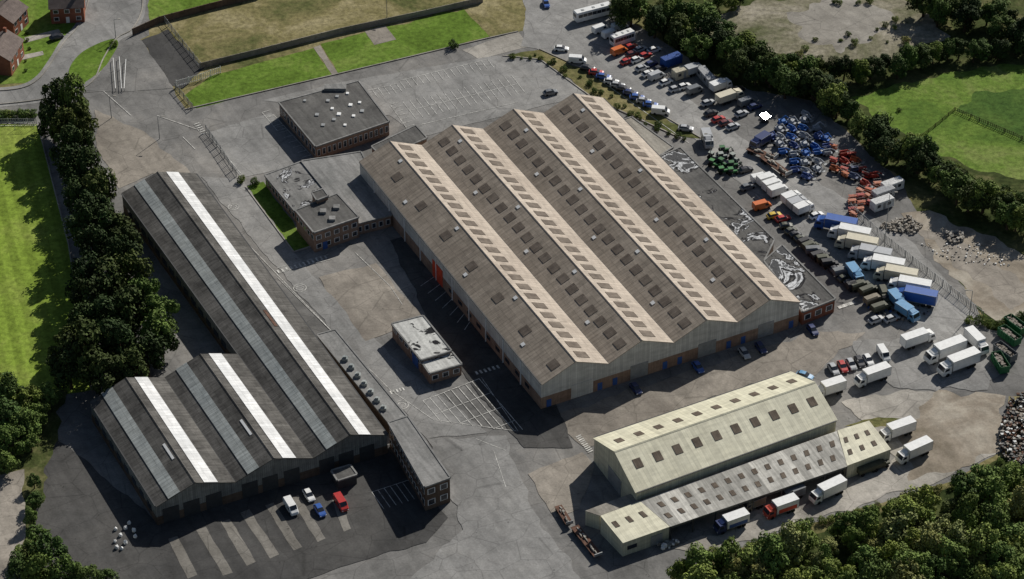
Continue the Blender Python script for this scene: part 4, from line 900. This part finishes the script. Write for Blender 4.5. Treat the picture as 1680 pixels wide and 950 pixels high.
# ---------------------------------------------------------------- trees
def tree_proto(seed, flat_=.95, dens=3000, low=False):
    rs = random.Random(seed); r_ = thing('tree', 'x', 'tree')
    t_ = MB(); zc = 2.2 if low else 4.0
    t_.beam((0, 0, 0), (.1, .05, zc * .55), .3, 0, .2)
    for k in range(4):
        a = k * 1.6 + rs.random(); t_.beam((.1, .05, zc * .5), (1.5 * cos(a), 1.5 * sin(a), zc + rs.random()), .16, 0, .05)
    t_.build('trunk', m_bark, r_)
    lobes = [((0, 0, 0), 1.9)]
    for k in range(20):
        a = rs.uniform(0, 2 * pi); e = rs.uniform(-.9, 1.35); d = rs.uniform(1.3, 2.8)
        lobes.append(((d * cos(a) * cos(e), d * sin(a) * cos(e), d * sin(e) * flat_), rs.uniform(.5, 1.4)))
    m_ = MB(); n = 0
    while n < dens:
        (cx, cy, cz), rad = rs.choice(lobes); v = Vector((rs.gauss(0, 1), rs.gauss(0, 1), rs.gauss(0, 1))).normalized()
        p_ = Vector((cx, cy, cz)) + v * rad * rs.uniform(.72, 1.15)
        if any((p_ - Vector(c_)).length < r2 * .68 for c_, r2 in lobes): 
            if rs.random() < .9: continue
        if p_.z < -zc + .3: continue
        nn = (v + Vector((rs.gauss(0, .5), rs.gauss(0, .5), rs.gauss(0, .5) + .25))).normalized()
        x = nn.orthogonal().normalized(); y = nn.cross(x); an = rs.uniform(0, 6); x, y = x * cos(an) + y * sin(an), y * cos(an) - x * sin(an)
        s1, s2 = rs.uniform(.12, .3), rs.uniform(.1, .24); p_ = p_ + Vector((0, 0, zc))
        i = len(m_.v); m_.v += [p_ - x * s1, p_ - y * s2, p_ + x * s1, p_ + y * s2]; m_.f.append((i, i + 1, i + 2, i + 3)); m_.uv.append([(0, 0)] * 4); m_.mi.append(0); n += 1
    m_.build('crown', m_leaf, r_); r_['zc'] = zc
    return proto(r_)
TR = [tree_proto(k) for k in range(8)]; BU = [tree_proto(20 + k, .7, 1500, True) for k in range(3)]
GD = [(.032, .05, .015), (.04, .062, .018), (.05, .073, .02)]; GM = [(.09, .135, .03), (.11, .16, .037), (.07, .11, .028)]; GY = [(.18, .225, .055), (.15, .205, .05), (.13, .19, .047), (.19, .21, .075)]
NT = [0]
def tree(x, y, r, pal, label, group, bush=False, zs=1.0, name=None):
    if x > 1680 + r or y > 950 + r or y < -r: return
    if not bush:
        if NT[0] >= 297: return
        NT[0] += 1
    p_ = random.choice(BU if bush else TR); s_ = r / ppm(x, y) / 3.3; a = P(x, y, p_['zc'] * s_ * zs); a.z = 0
    o = put(p_, a, U(0, 6.28), random.choice(pal), label, 'bush' if bush else 'tree', group, (s_ * U(.85, 1.15), s_ * U(.85, 1.15), s_ * zs * U(.9, 1.1)))
    if bush: o.name = 'bush'
    if 'zc' in o: del o['zc']
for k, (x, y, r) in enumerate([(92, 168, 32), (118, 175, 36), (130, 200, 32), (85, 200, 26), (105, 215, 28), (112, 240, 28), (135, 245, 28), (120, 268, 28), (145, 285, 28), (125, 300, 26), (158, 315, 30), (130, 325, 26), (165, 345, 30), (138, 355, 28), (150, 375, 36), (185, 375, 30), (205, 400, 30), (200, 425, 32), (155, 410, 34), (215, 450, 34), (180, 455, 38), (145, 455, 34), (150, 490, 34), (240, 495, 34), (262, 520, 32), (255, 545, 34), (215, 510, 40), (175, 520, 40), (135, 530, 36), (195, 570, 42), (240, 580, 36), (145, 575, 44), (112, 600, 34), (170, 612, 40), (215, 605, 36), (110, 560, 30), (230, 475, 28), (265, 560, 24)]):
    tree(x, y, r, GM if k in (24, 25, 23, 1) else GD, 'dark tree in the tall row between playing field and long shed', 'trees beside the playing field', zs=1.3 if k < 22 else 1.15)
for x, y, r in [(18, 640, 30), (45, 655, 28), (75, 648, 24), (10, 680, 32), (40, 695, 28), (15, 725, 28), (62, 680, 22), (5, 755, 22), (-5, 650, 26), (50, 725, 18)]: tree(x, y, r, GM, 'green tree in the clump below the playing field', 'trees below the playing field')
for x, y, r in [(55, 790, 13), (58, 820, 15), (50, 850, 16), (62, 880, 24), (45, 905, 24), (80, 905, 28), (60, 935, 30), (105, 935, 28), (140, 950, 24), (175, 948, 20), (25, 930, 22)]: tree(x, y, r, GM, 'green tree in the bottom left corner', 'trees in the bottom left corner')
wood = [(1085, 985), (1105, 925), (1150, 918), (1225, 908), (1290, 880), (1380, 858), (1450, 842), (1540, 812), (1600, 785), (1650, 770), (1710, 765), (1710, 1000), (1085, 1000)]
for x, y in grid(wood, 31, .42): tree(x, y, random.choice([U(14, 20), U(20, 27), U(26, 35)]), GY + GY + GM, 'leafy green tree in the wood at the bottom right', 'trees in the bottom right wood', zs=U(.8, 1.25))
def line(pts, st, r0, r1, pal, label, group, spread=8, bush=False):
    for a, b in zip(pts, pts[1:]):
        L_ = math.hypot(b[0] - a[0], b[1] - a[1]); n = max(1, int(L_ / st))
        for k in range(n):
            t0 = (k + R()) / n; tree(a[0] + (b[0] - a[0]) * t0 + U(-spread, spread), a[1] + (b[1] - a[1]) * t0 + U(-spread, spread) * .7, U(r0, r1), pal, label, group, bush)
line([(1015, 5), (1060, 22), (1120, 50), (1180, 78), (1250, 112), (1330, 140), (1390, 175), (1440, 220), (1500, 258), (1575, 302), (1700, 370)], 11.5, 16, 28, GD + GM, 'dark tree in the thick hedge line behind the vehicle yard', 'hedge trees behind the vehicle yard', 15)
line([(1325, 108), (1400, 118), (1480, 100), (1560, 82), (1640, 78), (1700, 72)], 13, 13, 21, GD + GM, 'dark tree in the hedge above the green field', 'hedge above the field', 7)
line([(1500, 0), (1570, 25), (1640, 32), (1700, 50)], 12, 16, 28, GD + GM, 'dark tree in the top right corner', 'trees in the top right corner', 22)
line([(1080, 5), (1150, 30), (1210, 80), (1300, 105), (1370, 145)], 15, 16, 26, GD + GM, 'green tree behind the hedge beside the rough ground', 'trees beside the rough ground', 12)
line([(1180, -5), (1260, 10), (1290, 35), (1250, 55)], 14, 9, 16, GM, 'small green tree on the rough ground at the top', 'small trees on the rough ground', 9)
line([(1300, 80), (1400, 60), (1480, 50), (1440, 15), (1330, 5)], 16, 3, 9, GM + GY, 'low scrub bush on the clearing at the top right', 'clearing bushes', 22, True)
line([(1590, 525), (1640, 530), (1690, 515)], 11, 8, 13, GM, 'small bush near the green skips', 'bushes near the skips', 6, True)
line([(835, 92), (885, 88), (965, 138), (1050, 190), (1130, 228)], 12, 3, 7, GM, 'low bush on the scrubby embankment', 'embankment bushes', 8, True)
line([(1500, 245), (1570, 282), (1700, 330)], 12, 8, 14, GM, 'low bush along the lower edge of the field', 'field edge bushes', 6, True)
line([(0, 188), (58, 186)], 6, 9, 10, GY, 'clipped hedge bush beside the playing field lane', 'lane hedge', 1, True)
line([(40, 44), (50, 85), (44, 118)], 12, 3, 6, GM, 'small garden shrub beside the estate houses', 'garden shrubs', 6, True)
line([(1120, 915), (1220, 898), (1300, 868), (1450, 828), (1560, 795), (1640, 760)], 13, 5, 11, GY, 'low bush along the front edge of the lower wood', 'wood edge bushes', 6, True)
for x, y, r, l in [(743, 72, 11, 'round bush alone on the concrete beside the far lawn'), (396, 294, 9, 'round bush at the top of the grass strip'), (417, 298, 9, 'second round bush beside the grass strip'), (186, 72, 7, 'small bush on the estate verge'), (1475, 180, 5, 'small tree alone in the green field')]: tree(x, y, r, GM, l, None, True)
for p_ in PROTO:
    for ch in list(p_.children_recursive): bpy.data.objects.remove(ch)
    bpy.data.objects.remove(p_)
